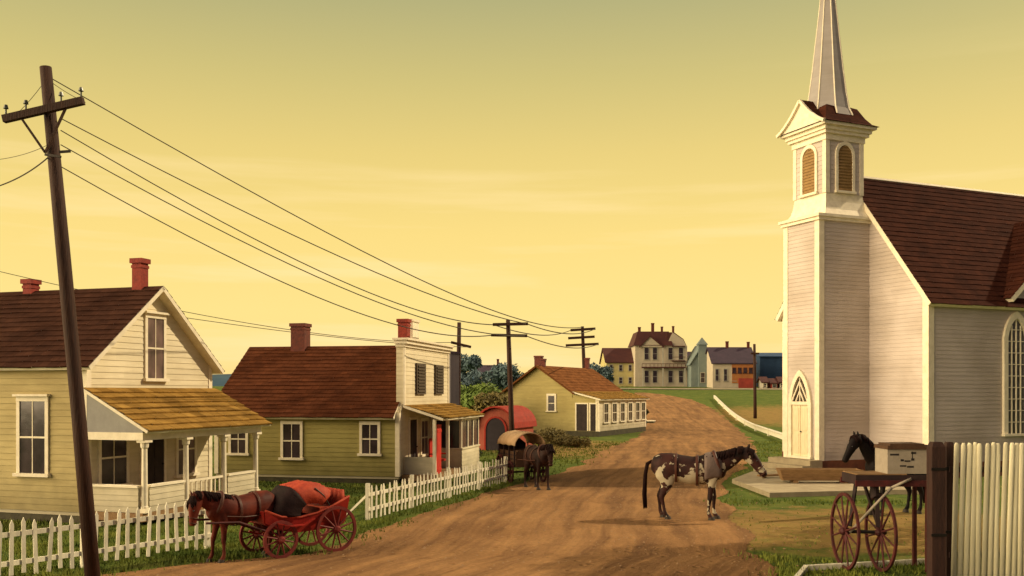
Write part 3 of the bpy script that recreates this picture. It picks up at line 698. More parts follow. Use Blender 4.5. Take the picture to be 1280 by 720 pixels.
# ------------------------------------------------------------ house 3
def house3():
    th=math.atan2(-.43,.9)
    t=empty('cottage',(-.63,78.5,0),th,'low olive cottage with orange roof and a row of cream porch windows','house')
    W,D,ze,zp=6.0,12,3.55,5.6
    f=MB(); f.box(-.02,W+2.22,-.04,D+.02,-.3,.42); f.build('foundation','foundation',t)
    gable_walls(t,W,D,ze,zp,'olive2',None,h=.3,z0=.4)
    gable_roof(t,W,D,ze,zp,.3,.4,.3,'roof_orange',step=.4,trim='roof_orange')
    # side wing under a lean-to roof
    w=MB(); siding(w,(W,0),(W+2.2,0),.4,3.0,h=.3,mi=1); siding(w,(W+2.2,0),(W+2.2,D),.4,2.95,h=.3); w.box(W+.02,W+2.18,.02,D-.02,.35,2.98)
    w.prism([(W,.02,2.98),(W+2.18,.02,2.98),(W,.02,3.5)],(0,D-.04,0),1)
    w.build('side_wing',['cream','olive2'],t,fix=False)
    r=MB(); A=(W+2.5,-.35,2.95);B=(W+2.5,D+.3,2.95);C=(W+.1,D+.3,3.55);Dd=(W+.1,-.35,3.55); roof_plane(r,A,B,C,Dd,.4,.04); rr=r.build('wing_roof','roof_gold',t,fix=False)
    u=MB(); slab(u,A,B,C,Dd,.12); u.build('fascia','trim',rr)
    rwin(t,(2.9+1.3,0),(1,0),2.0,.55,1.2,frame='trim',mun=(0,0),fw=.14)
    doorobj(t,(6.8,0),(1,0),.45,.9,2.1,'dark_door'); doorobj(t,(7.75,0),(1,0),.45,.45,2.1,'dark_door')
    for y in (1.6,3.6,5.6,7.6,9.6,11.2): rwin(t,(W+2.2,y),(0,1),1.1,.95,1.45,mun=(1,0),fw=.16)
    corner_boards(t,[(W+2.2,0,-1,1),(W+2.2,D,-1,-1)],.4,2.95,w=.25)
    chimney(t,W/2-.9,2.2,.55,4.6,6.5,'brick_dark'); chimney(t,W/2+.1,.9,.3,5.2,6.2,'brick_dark'); chimney(t,W/2,11.0,.35,5.2,6.6,'brick_dark')
house3()
# red barn
def barn():
    th=math.atan2(-.5,.87)+.0
    t=empty('red_shed',(-2.05,57.8,0),-.35,'small red shed with rounded roof and dark arched doorway','shed')
    W,D=2.3,3.6; n=12
    def prof(o,zo=0): return [(W/2-(W/2+o)*math.cos(PI*k/n),1.35+(1.15+o)*math.sin(PI*k/n)+zo) for k in range(n+1)]
    w=MB(); pl=[(0,0,0),(W,0,0)]+[(x,0,z) for x,z in prof(0)[::-1]]
    w.prism(pl,(0,D,0)); w.build('wall','barn_wall',t)
    r=MB(); a=prof(.06); b=prof(.16)
    for k in range(n):
        q=[a[k],a[k+1],b[k+1],b[k]]; r.prism([(x,-.25,z) for x,z in q],(0,D+.5,0))
    r.build('roof','barn_red',t)
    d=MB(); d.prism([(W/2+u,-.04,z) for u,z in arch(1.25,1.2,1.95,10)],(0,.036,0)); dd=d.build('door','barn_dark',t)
    fr=MB(); A=arch(1.25,1.2,1.95,10);B=arch(1.45,1.2,2.06,10)
    for k in range(len(A)-1): fr.prism([(W/2+A[k][0],-.08,A[k][1]),(W/2+A[k+1][0],-.08,A[k+1][1]),(W/2+B[k+1][0],-.08,B[k+1][1]),(W/2+B[k][0],-.08,B[k][1])],(0,.03,0))
    fr.build('frame','barn_red',dd)
barn()
# ------------------------------------------------------------ church
def church():
    th=math.atan2(-.917,.4)
    t=empty('church',(13.2,46.6,0),th,'white clapboard church with a slender steeple and dark red roof','church')
    W,D,ze,zp=8.8,20,7.45,13.1
    f=MB(); f.box(-.06,W+.06,-.06,D,-.2,.62); f.build('foundation','found_red',t)
    gable_walls(t,W,D,ze,zp,'church_white',None,h=.17,z0=.6)
    gable_roof(t,W,D,ze,zp,.35,.25,.3,'roof_church',step=.3,th=.2)
    corner_boards(t,[(0,0,1,1),(W,0,-1,1)],.6,ze-.02,w=.26,pr=.05)
    s=(zp-ze)/(W/2)
    fb=MB(); fb.box(W+.005,W+.08,.25,D,ze-.42,ze-.1); fb.build('frieze_board','trim',t)
    for y in (4.9,9.6,14.2):
        archwin(t,(W,y),(0,1),1.75,1.05,4.0,4.85,fw=.24,proud=.12,kind='pointed',bars=(3,9))
    # cross gable on the near roof slope
    yc=8.6; hw=4.2; zt=11.2; g=MB()
    xr=W-(zt-ze)/s
    siding(g,(W+.02,yc-hw),(W+.02,yc+hw),ze-.05,zt-.02,lambda z:(z-ze+.05)/(zt-ze+.05)*hw,lambda z:2*hw-(z-ze+.05)/(zt-ze+.05)*hw,h=.2)
    g.build('cross_gable','church_white',t,fix=False)
    r=MB(); b=MB()
    for sg in (-1,1):
        A=(W+.45,yc+sg*(hw+.25),ze-.05); B=(W+.45,yc,zt+.16)
        A2=(W-.2,yc+sg*(hw+.25),ze-.05); B2=(xr-.2,yc,zt+.16)
        roof_plane(r,A,A2,B2,B,.3,.03); slab(b,A,A2,B2,B,.2)
    o=r.build('cross_roof','roof_church',t,fix=False); b.build('fascia','trim',o)
    # tower
    x0,x1,y0,y1=3.4,5.6,-2.75,0; zt=10.75
    m=MB()
    siding(m,(x0,y0),(x1,y0),.6,zt,h=.17); siding(m,(x1,y0),(x1,y1+.6),.6,zt,h=.17); siding(m,(x0,y1+.6),(x0,y0),.6,zt,h=.2); siding(m,(x1,y1+.6),(x0,y1+.6),7,zt,h=.2)
    m.box(x0+.01,x1-.01,y0+.01,y1+.59,.0,zt); tw=m.build('tower','church_white',t,fix=False)
    fd=MB(); fd.box(x0-.05,x1+.05,y0-.05,y1,-.2,.6); fd.build('foundation','found_red',tw)
    for (x,y,sx,sy) in ((x0,y0,1,1),(x1,y0,-1,1)):
        c=MB(); c.box(min(x-sx*.04,x+sx*.24),max(x-sx*.04,x+sx*.24),min(y-sy*.04,y+sy*.24),max(y-sy*.04,y+sy*.24),.6,zt); c.build('corner_board','trim',tw)
    c=MB(); c.box(x0-.12,x1+.12,y0-.12,y1+.72,zt,zt+.14); c.box(x0-.2,x1+.2,y0-.2,y1+.8,zt+.14,zt+.26); c.build('cornice','trim',tw)
    xc=(x0+x1)/2; yc=-1.3; 
    # flared skirt + belfry (square about xc,yc)
    z=zt+.26; prof=[(1.28,z),(1.12,z+.25),(1.03,z+.6),(1.0,z+.95)]
    rings=[[(xc-h,yc-h,q),(xc+h,yc-h,q),(xc+h,yc+h,q),(xc-h,yc+h,q)] for h,q in prof]
    k=MB(); k.rings(rings); bf0=k.build('belfry_skirt','trim',tw)
    zb=z+.95; zc=14.45
    k=MB(); 
    for a,b in (((-1,-1),(1,-1)),((1,-1),(1,1)),((1,1),(-1,1)),((-1,1),(-1,-1))):
        siding(k,(xc+a[0],yc+a[1]),(xc+b[0],yc+b[1]),zb,zc,h=.2)
    k.box(xc-.99,xc+.99,yc-.99,yc+.99,zb,zc); bf=k.build('belfry','church_white',t,fix=False)
    for sx in (-1,1):
        for sy in (-1,1):
            c=MB(); x=xc+sx; y=yc+sy; c.box(min(x+sx*.04,x-sx*.17),max(x+sx*.04,x-sx*.17),min(y+sy*.04,y-sy*.17),max(y+sy*.04,y-sy*.17),zb,zc); c.build('corner_board','trim',bf)
    for p,d in (((xc,yc-1),(1,0)),((xc+1,yc),(0,1)),((xc-1,yc),(0,-1)),((xc,yc+1),(-1,0))):
        archwin(bf,p,d,zb+.12,.78,1.55,1.95,fw=.13,proud=.08,kind='round',fill='louver',fillname='louver',name='opening',louver=True)
    c=MB(); 
    for h,a,b in ((1.08,zc-.25,zc),(1.2,zc,zc+.14),(1.28,zc+.14,zc+.3),(1.42,zc+.3,zc+.42)): c.box(xc-h,xc+h,yc-h,yc+h,a,b)
    c.build('cornice','trim',bf)
    # bell-cast roof
    z=zc+.42
    prof=[(1.5,z),(1.28,z+.12),(1.08,z+.4),(.85,z+.85),(.3,z+1.15)]
    k=MB(); rings=[[Vector((xc-h,yc-h,q)),Vector((xc+h,yc-h,q)),Vector((xc+h,yc+h,q)),Vector((xc-h,yc+h,q))] for h,q in prof]
    for i in range(len(rings)-1):
        for j in range(4):
            a,b=rings[i][j],rings[i][(j+1)%4]; c2,d=rings[i+1][(j+1)%4],rings[i+1][j]; w=(b-a).length; v=i*.5
            k.face([a,b,c2,d],0,[(0,v),(w,v),(w*.9,v+.5),(w*.1,v+.5)])
    k.face(rings[0]); sr=k.build('steeple_roof','roof_church',t)
    # front pediment gable with curved rake, ridge running back into the spire
    zr=z+1.2; N=6
    cur=[(1.5*(1-i/N),z+.0+(zr-z)*((i/N)**1.7*.65+.35*(i/N))) for i in range(N+1)]
    k=MB()
    for sg in (-1,1):
        for i in range(N):
            a=(xc+sg*cur[i][0],cur[i][1]); b=(xc+sg*cur[i+1][0],cur[i+1][1]); w=.3
            k.face([(a[0],yc-1.52,a[1]+.02),(a[0],yc+.0,a[1]+.02),(b[0],yc+.0,b[1]+.02),(b[0],yc-1.52,b[1]+.02)],0,[(0,i*w),(1.7,i*w),(1.7,i*w+w),(0,i*w+w)])
    k.build('pediment_roof','roof_church',sr)
    k=MB(); pl=[(xc-c_[0],yc-1.48,c_[1]) for c_ in cur]+[(xc+c_[0],yc-1.48,c_[1]) for c_ in cur[-2::-1]]
    k.prism(pl,(0,.1,0)); k.build('pediment','trim',sr)
    k=MB()
    for sg in (-1,1):
        for i in range(N): 
            a=Vector((xc+sg*cur[i][0],yc-1.54,cur[i][1]-.03)); b=Vector((xc+sg*cur[i+1][0],yc-1.54,cur[i+1][1]-.03)); k.bar(a,b,.12,.12)
    k.build('rake_trim','trim',sr)
    # spire, octagonal with slight flare at foot
    prof=[(1.12,z+.5),(.96,z+.85),(.84,z+1.5),(.69,z+2.6),(.46,z+4.6),(.22,z+6.8),(.03,z+8.4)]
    rings=[[(xc+r*math.cos(PI/8+j*PI/4),yc+r*math.sin(PI/8+j*PI/4),q) for j in range(8)] for r,q in prof]
    k=MB(); k.rings(rings); sp=k.build('spire','spire_grey',t)
    k=MB(); 
    for j in range(8): k.tube([rings[i][j] for i in range(len(rings))],[.035,.033,.03,.028,.025,.02,.012],6)
    k.tube([(xc,yc,z+8.3),(xc,yc,z+8.55),(xc,yc,z+8.65),(xc,yc,z+8.9)],[.05,.09,.03,.015],8); k.build('ridge_trim','trim',sp)
    # entrance
    def T(u,o,zz): return (xc+u,y0-o,zz)
    A=arch(1.05,2.25,3.5,12,'pointed')
    dr=MB(); zz=.75
    dr.prism([(xc+u,y0-.035,w+zz) for u,w in [(-.525,0),(-.525,2.2),(.525,2.2),(.525,0)]],(0,-.02,0))
    for i in (-1,1):
        for a,b in ((.12,.95),(1.1,2.08)): dr.box(xc+i*.27-.17,xc+i*.27+.17,y0-.075,y0-.055,zz+a,zz+b)
    dr.box(xc-.012,xc+.012,y0-.08,y0-.056,zz,zz+2.2)
    do=dr.build('door','white_door',t)
    h=MB(); h.tube([(xc+.06,y0-.08,zz+1.05),(xc+.06,y0-.13,zz+1.05)],.03,6); h.build('handle','iron',do)
    archwin(do,(xc,y0),(1,0),zz,1.05,2.25,3.45,fw=.2,proud=.13,kind='pointed',bars=(0,0),name='frame',fill='shutter',fillname='transom')
    tr=MB(); tr.box(xc-.525,xc+.525,y0-.12,y0-.05,zz+2.2,zz+2.34)
    for u0,u1 in ((-.5,0),(.5,0)): tr.bar((xc+u0,y0-.09,zz+2.35),(xc+u1,y0-.09,zz+3.2),.06,.06); tr.bar((xc+u0*.5,y0-.085,zz+2.35),(xc+u1,y0-.085,zz+2.8),.05,.05)
    tr.bar((xc,y0-.08,zz+2.34),(xc,y0-.08,zz+3.35),.04); tr.build('tracery','trim',do)
    # steps
    for k,(dd,zz) in enumerate(((1.5,.2),(1.1,.42),(.7,.64))):
        b=MB(); b.box(x0-.25,x1+.25,y0-dd,y0-.052,zz-.22+.001,zz); b.build('step','stone',t)
    ch=MB(); ch.box(2.2,2.7,17,17.5,11,14.2); ch.build('chimney','brick_red',t)
church()
# slab, trough, plank
def yard():
    pts=[(915,604),(962,622),(1110,618),(1190,618),(1160,596),(1000,594),(940,594)]
    w=[G(*p) for p in pts]
    mb=MB(); mb.prism([(p.x,p.y,.0) for p in w],(0,0,.16)); b=mb.build('slab','stone',None)
    b.name='stone_pavement'; tag(b,kind='structure')
    # wooden water trough on slab in front of church steps
    a=G(985,609); t=empty('water_trough',(a.x+1.2,a.y+.2,.16),math.radians(-3),'long low wooden trough on the pale slab before the church door','trough')
    L=1.35
    s=MB()
    for sy in (-1,1): s.prism([(-L,sy*.22,.1),(L,sy*.22,.1),(L+.15,sy*.36,.5),(-L-.15,sy*.36,.5)],(0,sy*.04,0))
    for sx in (-1,1): s.prism([(sx*(L-.03),-.22,.1),(sx*(L-.03),.22,.1),(sx*(L+.1),.34,.48),(sx*(L+.1),-.34,.48)],(sx*.04,0,0))
    s.box(-L,L,-.22,.22,.08,.12); s.build('basin','wood',t)
    s=MB()
    for x in (-.9,.9): s.box(x-.08,x+.08,-.3,.3,0,.09)
    s.build('foot','wood',t)
    s=MB(); s.box(-L-.02,L+.02,-.3,.3,.40,.41); s.build('water_surface','glass',t)
    a=G(955,603); s=MB(); s.bar((a.x-.2,a.y,.26),(a.x+2.3,a.y+.8,.30),.28,.06); s.bar((a.x,a.y+.05,.19),(a.x+.15,a.y+.4,.19),.1,.06); s.bar((a.x+1.7,a.y+.45,.2),(a.x+1.8,a.y+.9,.2),.1,.08)
    tag(s.build('plank','wood',None),'loose wooden plank lying on blocks beside the spotted horse muzzle','plank')
    # white kerb frame bottom right
    k=MB(); A=G(1006,713);B=G(1168,704);C=G(985,740); k.bar((A.x,A.y,.05),(B.x,B.y,.05),.09,.1); k.bar((A.x,A.y-.05,.05),(C.x,C.y,.05),.09,.1)
    tag(k.build('border_board','white_wood',None),'low white board edging the grass under the cart wheels','edging')
yard()
# ------------------------------------------------------------ fences
def picket_fence(A,B,h,sp,label,post_ends=True,lean=0,ph=.075):
    A=Vector(A);B=Vector(B); L=(B-A).length; th=math.atan2(B.y-A.y,B.x-A.x)
    t=empty('picket_fence',(A.x,A.y,0),th,label,'fence','white picket fences')
    pm=None; n=int(L/sp)
    for i in range(n+1):
        if pm is None:
            k=MB(); w=ph/2; k.prism([(-w,-.012,.08),(w,-.012,.08),(w,-.012,h-.09),(0,-.012,h),(-w,-.012,h-.09)],(0,.024,0)); o=k.build('picket','white_wood',t); pm=o
        else: o=pm.copy(); COL.objects.link(o); o.parent=t
        o.location=(i*sp,-.045,random.uniform(-.05,.03)); o.rotation_euler=(random.uniform(-.03,.03),random.gauss(0,.035),0)
    for z in (.3,h-.28):
        k=MB(); k.box(-.05,L+.05,-.03,.03,z-.045,z+.045); k.build('rail','white_wood',t)
    m=max(1,int(L/2.4))
    for i in range(m+1):
        k=MB(); x=L*i/m; k.box(x-.05,x+.05,.032,.13,0,h+.02); k.build('post','white_wood',t)
    return t
A=G(262,686);B=G(-90,740)
picket_fence(B,A,1.12,.235,'white picket fence in front of the cream house with the porch')
A=G(463,650);B=G(634,603)
picket_fence(A,B,.98,.27,'white picket fence running along the verge before the false front house')
k=MB(); a=G(463,650); k.bar((a.x-.75,a.y+.5,.05),(a.x-.05,a.y+.12,.72),.06); tag(k.build('fence_brace','white_wood',None),'slanting pale brace at the near end of the second picket fence','brace')
def tall_fence():
    Y=17.6; s=F/Y
    t=empty('board_fence',((1192-640)/s,Y,0),math.radians(2),'tall fence of close set cream pales at the right edge','fence')
    h=H-(553-HY)/s; x=0; pm=None; i=0
    while x<4.4:
        k=MB(); w=.053; d=.02
        lean=random.uniform(-.012,.012)+.02
        k.tube([(0,0,.02),(0,0,h*.5),(0,0,h-.05),(0,0,h)],[w,w*.95,w*.9,w*.55],10); o=k.build('pale','cream_wood',t,smooth=True)
        o.location=(x,0,random.uniform(-.02,.015)); o.rotation_euler=(random.uniform(-.01,.01),lean,0); o.scale=(1,.6,1)
        x+=.112; i+=1
    for z in (.5,h-.5): k=MB(); k.box(-.05,4.2,.04,.1,z-.05,z+.05); k.build('rail','wood_brown',t)
    for (px,w,Yp,lab) in ((1170,.24,17.4,'thick dark brown gate post beside the cart'),(1186,.15,17.75,'thinner dark brown post next to the cream pales')):
        s=F/Yp; x=(px-640)/s; hh=H-(553-HY)/s
        g=empty('gate_post',(x,Yp,0),0,lab,'post','dark gate posts')
        k=MB(); k.box(-w/2,w/2,-w/2,w/2,-.2,hh-.08); k.rings([[(-w/2,-w/2,hh-.08),(w/2,-w/2,hh-.08),(w/2,w/2,hh-.08),(-w/2,w/2,hh-.08)],[(-w/3,-w/3,hh+.01),(w/3,-w/3,hh+.01),(w/3,w/3,hh+.01),(-w/3,w/3,hh+.01)]]); k.build('shaft','wood_brown',g)
        for z in (hh-.5,.9): k=MB(); k.box(-w/2-.02,w/2+.02,-w/2-.015,-w/2-.001,z,z+.05); k.build('hinge_strap','iron',g)
tall_fence()
def field_rail():
    A=G(893,499);B=G(982,553)
    n=16; t=empty('low_white_fence',(B.x,B.y,terr(0,B.y)),0,'long low white board fence beside the field left of the church','fence')
    pts=[]
    for i in range(n+1):
        p=B.lerp(A,i/n); pts.append(Vector((p.x-B.x,p.y-B.y,terr(0,p.y)-terr(0,B.y))))
    for nm,z,hh in (('board',.30,.34),('cap_rail',.52,.07)):
        k=MB()
        for a,b in zip(pts,pts[1:]): k.bar(a+Vector((0,0,z)),b+Vector((0,0,z)),.05 if nm=='board' else .3,hh)
        k.build(nm,'white_wood',t)
    for i in range(0,n+1,2):
        k=MB(); p=pts[i]; k.box(p.x-.08,p.x+.08,p.y+.05,p.y+.2,p.z-.1,p.z+.6); k.build('post','white_wood',t)
field_rail()
# ------------------------------------------------------------ poles and wires
def pole(base,top,r0,r1,arms,label,braces=False,ins=None,steps=False):
    base=Vector(base); top=Vector(top); d=top-base
    t=empty('utility_pole',base,0,label,'utility pole','utility poles along the street')
    k=MB(); k.tube([Vector((0,0,-.3)),d*.33,d*.66,d],[r0,r0*.9,(r0+r1)/2,r1],12); k.build('shaft','wood_dark',t,smooth=True)
    for (a,b,w) in arms:
        a=Vector(a)-base; b=Vector(b)-base; off=Vector((0,-r1-w*.45,0)); k=MB(); k.bar(a+off,b+off,w,w*1.15); arm=k.build('cross_arm','wood_dark',t)
        if ins is None: ins=base.y<20
        if ins:
            for q in (.03,.28,.72,.97):
                p=a.lerp(b,q)+off; k=MB(); k.tube([p+Vector((0,0,w*.5)),p+Vector((0,0,w*.5+w)),p+Vector((0,0,w*.5+w*1.1)),p+Vector((0,0,w*.5+w*1.7))],[w*.15,w*.15,w*.42,w*.25],8); k.build('insulator','insul',arm)
        if braces:
            m=(a+b)/2+off; ax=(b-a)
            for q in (.2,.8):
                k=MB(); k.bar(a.lerp(b,q)+off*1.0,m+Vector((0.03,0,-.75)),.05,.03); k.build('brace','wood_dark',t)
    return t
Y1=17.0
b1=P(119,737,Y1); b1.z=0
pole(b1,P(57,84,Y1),.135,.10,[(P(10,152,Y1),P(109,129,Y1),.11)],'tall near pole leaning left before the picket fence',braces=True)
k=MB(); a=P(62,196,Y1); k.bar(P(74,190,Y1-.2),P(88,189,Y1-.2),.04,.04); k.bar(a+Vector((0,-.16,0)),P(76,196,Y1-.2),.04,.04)
st=k.build('bracket','iron',None); po=[o for o in bpy.data.objects if o.name.startswith('utility_pole')][0]; st.parent=po; st.location=-b1
Y2=50; b2=P(641,574,Y2); b2.z=0; 
pole(b2,P(635,400,Y2),.15,.11,[(P(616,406,Y2),P(660,405,Y2),.13),(P(614,419,Y2),P(659,420,Y2),.13)],'middle pole with two level cross arms rising behind the dark wagon')
Y3=92; b3=P(733,530,Y3); b3.z=terr(0,Y3)
pole(b3,P(728,408,Y3),.2,.15,[(P(713,413,Y3),P(744,411,Y3),.2),(P(710,423,Y3),P(743,421,Y3),.2),(P(707,432,Y3),P(748,430,Y3),.2)],'pole with three cross arms standing behind the orange roofed cottage')
Y4=60; b4=P(572,560,Y4); b4.z=0
pole(b4,P(574,403,Y4),.16,.12,[(P(564,428,Y4),P(589,434,Y4),.14)],'pole with one tilted cross arm right of the false front house')
p5=G(944,523); pole(p5,P(943,430,p5.y),.2,.15,[(P(938,442,p5.y),P(948,442,p5.y),.18)],'distant pole beside the low white fence and the field',ins=False)
def wire(a,b,sag,r,label,ya=None):
    a=Vector(a);b=Vector(b); n=24; k=MB(); pts=[]
    for i in range(n+1):
        t=i/n; p=a.lerp(b,t); p.z-=sag*4*t*(1-t); pts.append(p)
    rs=[r*max(.6,min(3.2,p.y/20)) for p in pts]
    k.tube(pts,rs,5); tag(k.build('power_line','wire',None),label,'wire','power lines')
W2=(P(636,401,Y2),P(617,406,Y2),P(659,405,Y2),P(615,419,Y2),P(658,420,Y2))
W3=(P(728,409,Y3),P(713,413,Y3),P(744,411,Y3),P(707,432,Y3),P(748,430,Y3))
r=.011
wire(P(59,95,Y1),W3[0],1.4,r,'topmost wire sweeping from the near pole tip to the farthest cross arms')
for i,(sy,e,sg) in enumerate(((148,W2[2],.5),(163,W2[1],.8),(181,W2[4],.9),(206,W2[3],1.0))):
    wire(P(76 if i<3 else 72,sy,Y1),e,sg,r,['second wire from the top between the near and middle poles','third wire from the top between the near and middle poles','fourth wire from the top between the near and middle poles','lowest of the wires between the near and middle poles'][i])
for i,(a,b) in enumerate(((W2[2],W3[2]),(W2[1],W3[1]),(W2[4],W3[4]))):
    wire(a,b,.5,r,['short upper wire from the middle pole to the three armed pole','short middle wire from the middle pole to the three armed pole','short lowest wire from the middle pole to the three armed pole'][i])
wire(P(-40,330,26),P(566,428,Y4),.6,.007,'faint wire passing just above the first house chimney to the tilted arm pole')
wire(P(60,370,30),P(588,434,Y4),.3,.007,'faint wire running over the red brown roof and its chimney')
wire(P(61,196,Y1),P(-60,243,12),.15,.014,'thick dark cable leaving the near pole to the left frame edge')
wire(P(58,182,Y1),P(-60,200,12),.1,.006,'thin wire leaving the near pole to the left under the cross arm')
wire(P(57,100,Y1),P(12,150,Y1),.05,.006,'short stay wire from the near pole tip to the left arm end')
wire(P(58,98,Y1),P(107,128,Y1),.03,.006,'short stay wire from the near pole tip to the right arm end')
wire(P(660,405,Y2),P(560,360,8),.0,.0,'x') if False else None
# ------------------------------------------------------------ wheels
def wheel(parent,c,axis,R,m='wheel_red',ns=12,tw=.05,name='wheel'):
    """c centre local, axis local unit vector"""
    c=Vector(c); ax=Vector(axis).normalized(); up=Vector((0,0,1)); u=ax.cross(up).normalized(); v=ax.cross(u).normalized()
    n=40; k=MB(); rings=[]
    for i in range(n):
        a=2*PI*i/n; rd=u*math.cos(a)+v*math.sin(a)
        rings.append([c+rd*(R)+ax*tw/2,c+rd*R-ax*tw/2,c+rd*(R-.065)-ax*tw/2,c+rd*(R-.065)+ax*tw/2])
    rings.append(rings[0]); k.rings(rings,caps=False); w=k.build(name,m,parent)
    k=MB()
    for i in range(ns):
        a=2*PI*(i+.5)/ns; rd=u*math.cos(a)+v*math.sin(a); k.tube([c+rd*.05,c+rd*(R-.06)],[.024,.016],6)
    k.build('spokes',m,w)
    k=MB(); k.tube([c-ax*.11,c-ax*.06,c+ax*.06,c+ax*.11],[.04,.075,.075,.04],12); k.build('hub',m,w)
    return w
# ------------------------------------------------------------ horses
def remesh(mb,name,m,parent,vox=.022):
    o=mb.build(name,m,None)
    md=o.modifiers.new('r','REMESH'); md.mode='VOXEL'; md.voxel_size=vox
    m2=o.modifiers.new('s','SMOOTH'); m2.factor=.5; m2.iterations=5
    dg=bpy.context.evaluated_depsgraph_get(); me=bpy.data.meshes.new_from_object(o.evaluated_get(dg))
    o.modifiers.clear(); old=o.data; o.data=me; bpy.data.meshes.remove(old); me.name=name
    for p in me.polygons: p.use_smooth=True
    o.parent=parent; return o
def horse(loc,rot,scale,coat,label,neck,traces=False,*,stance=(0,0,0,0),group=None,mane='mane_dark',blanket=False,harness=True,legm=None,tailx=0):
    t=empty('horse',loc,rot,label,'horse',group,scale)
    mb=MB()
    mb.eloft([(-.86,0,1.20,.10,.09),(-.80,0,1.20,.20,.17),(-.66,0,1.21,.28,.25),(-.45,0,1.19,.31,.29),(-.2,0,1.14,.31,.30),(.05,0,1.10,.32,.32),(.28,0,1.11,.33,.31),(.46,0,1.16,.34,.27),(.62,0,1.15,.29,.22),(.76,0,1.12,.19,.16),(.80,0,1.12,.11,.10)],22)
    mb.eloft([(.30,0,1.30,.14,.10),(.44,0,1.34,.17,.11),(.58,0,1.30,.18,.12)],14)   # withers
    mb.eloft(neck,18)
    # jaw bulge
    q=Vector(neck[-5][:3]); 
    for sgn,dx in ((1,stance[0]),(-1,stance[1])):
        y=.15*sgn; mb.eloft([(.50,y,1.15,.17,.10),(.50,y,.95,.14,.09),(.50+dx*.2,y,.78,.085,.075),(.51+dx*.5,y,.62,.062,.058),(.52+dx*.7,y,.50,.062,.056),(.52+dx*.8,y,.44,.05,.048),(.515+dx*.9,y,.30,.036,.036),(.515+dx,y,.20,.04,.038),(.525+dx,y,.14,.048,.046),(.56+dx,y,.08,.05,.05),(.575+dx,y,.05,.06,.058),(.585+dx,y,.0,.068,.064)],14)
    for sgn,dx in ((1,stance[2]),(-1,stance[3])):
        y=.16*sgn; mb.eloft([(-.55,y*.9,1.15,.24,.13),(-.53,y,.98,.22,.13),(-.50+dx*.1,y,.84,.165,.115),(-.56+dx*.3,y,.70,.11,.085),(-.65+dx*.5,y,.58,.075,.06),(-.69+dx*.6,y,.50,.065,.052),(-.685+dx*.7,y,.42,.05,.044),(-.675+dx*.9,y,.28,.038,.038),(-.67+dx,y,.19,.042,.04),(-.655+dx,y,.13,.05,.048),(-.62+dx,y,.08,.052,.05),(-.605+dx,y,.05,.062,.06),(-.595+dx,y,.0,.07,.066)],14)
    # ears
    pl=Vector(neck[-6][:3]); hd=(Vector(neck[-1][:3])-pl).normalized(); upv=Vector((0,1,0)).cross(hd); 
    if upv.z<0: upv=-upv
    nd=(pl-Vector(neck[0][:3])).normalized()
    for sgn in (1,-1):
        b0=pl+upv*neck[-6][3]*.55+Vector((0,.05*sgn,0)); ed=(nd*.55+Vector((0,.12*sgn,.9))).normalized()
        mb.tube([b0-ed*.04,b0+ed*.05,b0+ed*.12,b0+ed*.19],[.034,.042,.032,.008],8)
    body=remesh(mb,'body',coat,t)
    # eyes, nostrils
    for sgn in (1,-1):
        q=neck[-4]; c=Vector(q[:3])+upv*q[3]*.38+Vector((0,sgn*q[4]*.86,0)); e=MB()
        e.tube([c-Vector((0,sgn*.018,0)),c-Vector((0,0,0)),c+Vector((0,sgn*.012,0))],[.022,.02,.008],8); e.build('eye','eye',t,smooth=True)
    # hooves
    for sgn,dx,x in ((1,stance[0],.585),(-1,stance[1],.585),(1,stance[2],-.595),(-1,stance[3],-.595)):
        y=.15*sgn if x>0 else .16*sgn; k=MB(); k.tube([(x+dx-.01,y,.075),(x+dx,y,.0)],[.062,.08],12); k.build('hoof','hoof',t)
    # mane: ragged strip of locks along crest
    k=MB(); rnd=random.Random(3); pts=[Vector(q[:3]) for q in neck[:-4]]
    segs=26
    for i in range(segs):
        u=i/(segs-1)*(len(pts)-1.001); j=int(u); fr=u-j; c=pts[j].lerp(pts[j+1],fr); rr=neck[j][3]*(1-fr)+neck[j+1][3]*fr; ry=neck[j][4]*(1-fr)+neck[j+1][4]*fr
        d=(pts[j+1]-pts[j]).normalized(); cu=Vector((0,1,0)).cross(d); 
        if cu.z<0: cu=-cu
        top=c+cu*(rr+.015)
        for sgn in (-1,1) :
            L=rnd.uniform(.12,.22)
            k.tube([top-Vector((0,0,.02)),top+Vector((0,sgn*ry*.55,.0))-cu*.02,top+Vector((rnd.uniform(-.03,.0),sgn*(ry+.02),-L*.6)),top+Vector((rnd.uniform(-.05,0),sgn*(ry+.015),-L))],[.03,.032,.026,.008],6)
    k.build('mane',mane,t,smooth=True)
    k=MB(); 
    for i in range(9):
        a=rnd.uniform(-.04,.04); b=rnd.uniform(-.05,.05)
        k.tube([(-.84,a*.5,1.30),(-.93+tailx*.3,a,1.24),(-.97+tailx*.5,a*1.3,1.0),(-.97+tailx+b*.5,a*1.8,.55),(-.95+tailx+b,a*1.5,.20+abs(a))],[.035,.045,.045,.035,.008],7)
    k.build('tail',mane,t,smooth=True)
    def ringband(x0,x1,sec,mm,nm,pad=.012,a0=0,a1=2*PI,n=28):
        """band around torso between x0,x1; sec(x)->(z,rz,ry)"""
        k=MB(); m=5; g=[]
        for i in range(m+1):
            x=x0+(x1-x0)*i/m; z,rz,ry=sec(x)
            g.append([(x,math.sin(a0+(a1-a0)*j/n)*(ry+pad),z+math.cos(a0+(a1-a0)*j/n)*(rz+pad)) for j in range(n+1)])
        k.grid(g)
        o=k.build(nm,mm,t,smooth=True,fix=True)
        s=o.modifiers.new('s','SOLIDIFY'); s.thickness=.014; s.offset=1; return o
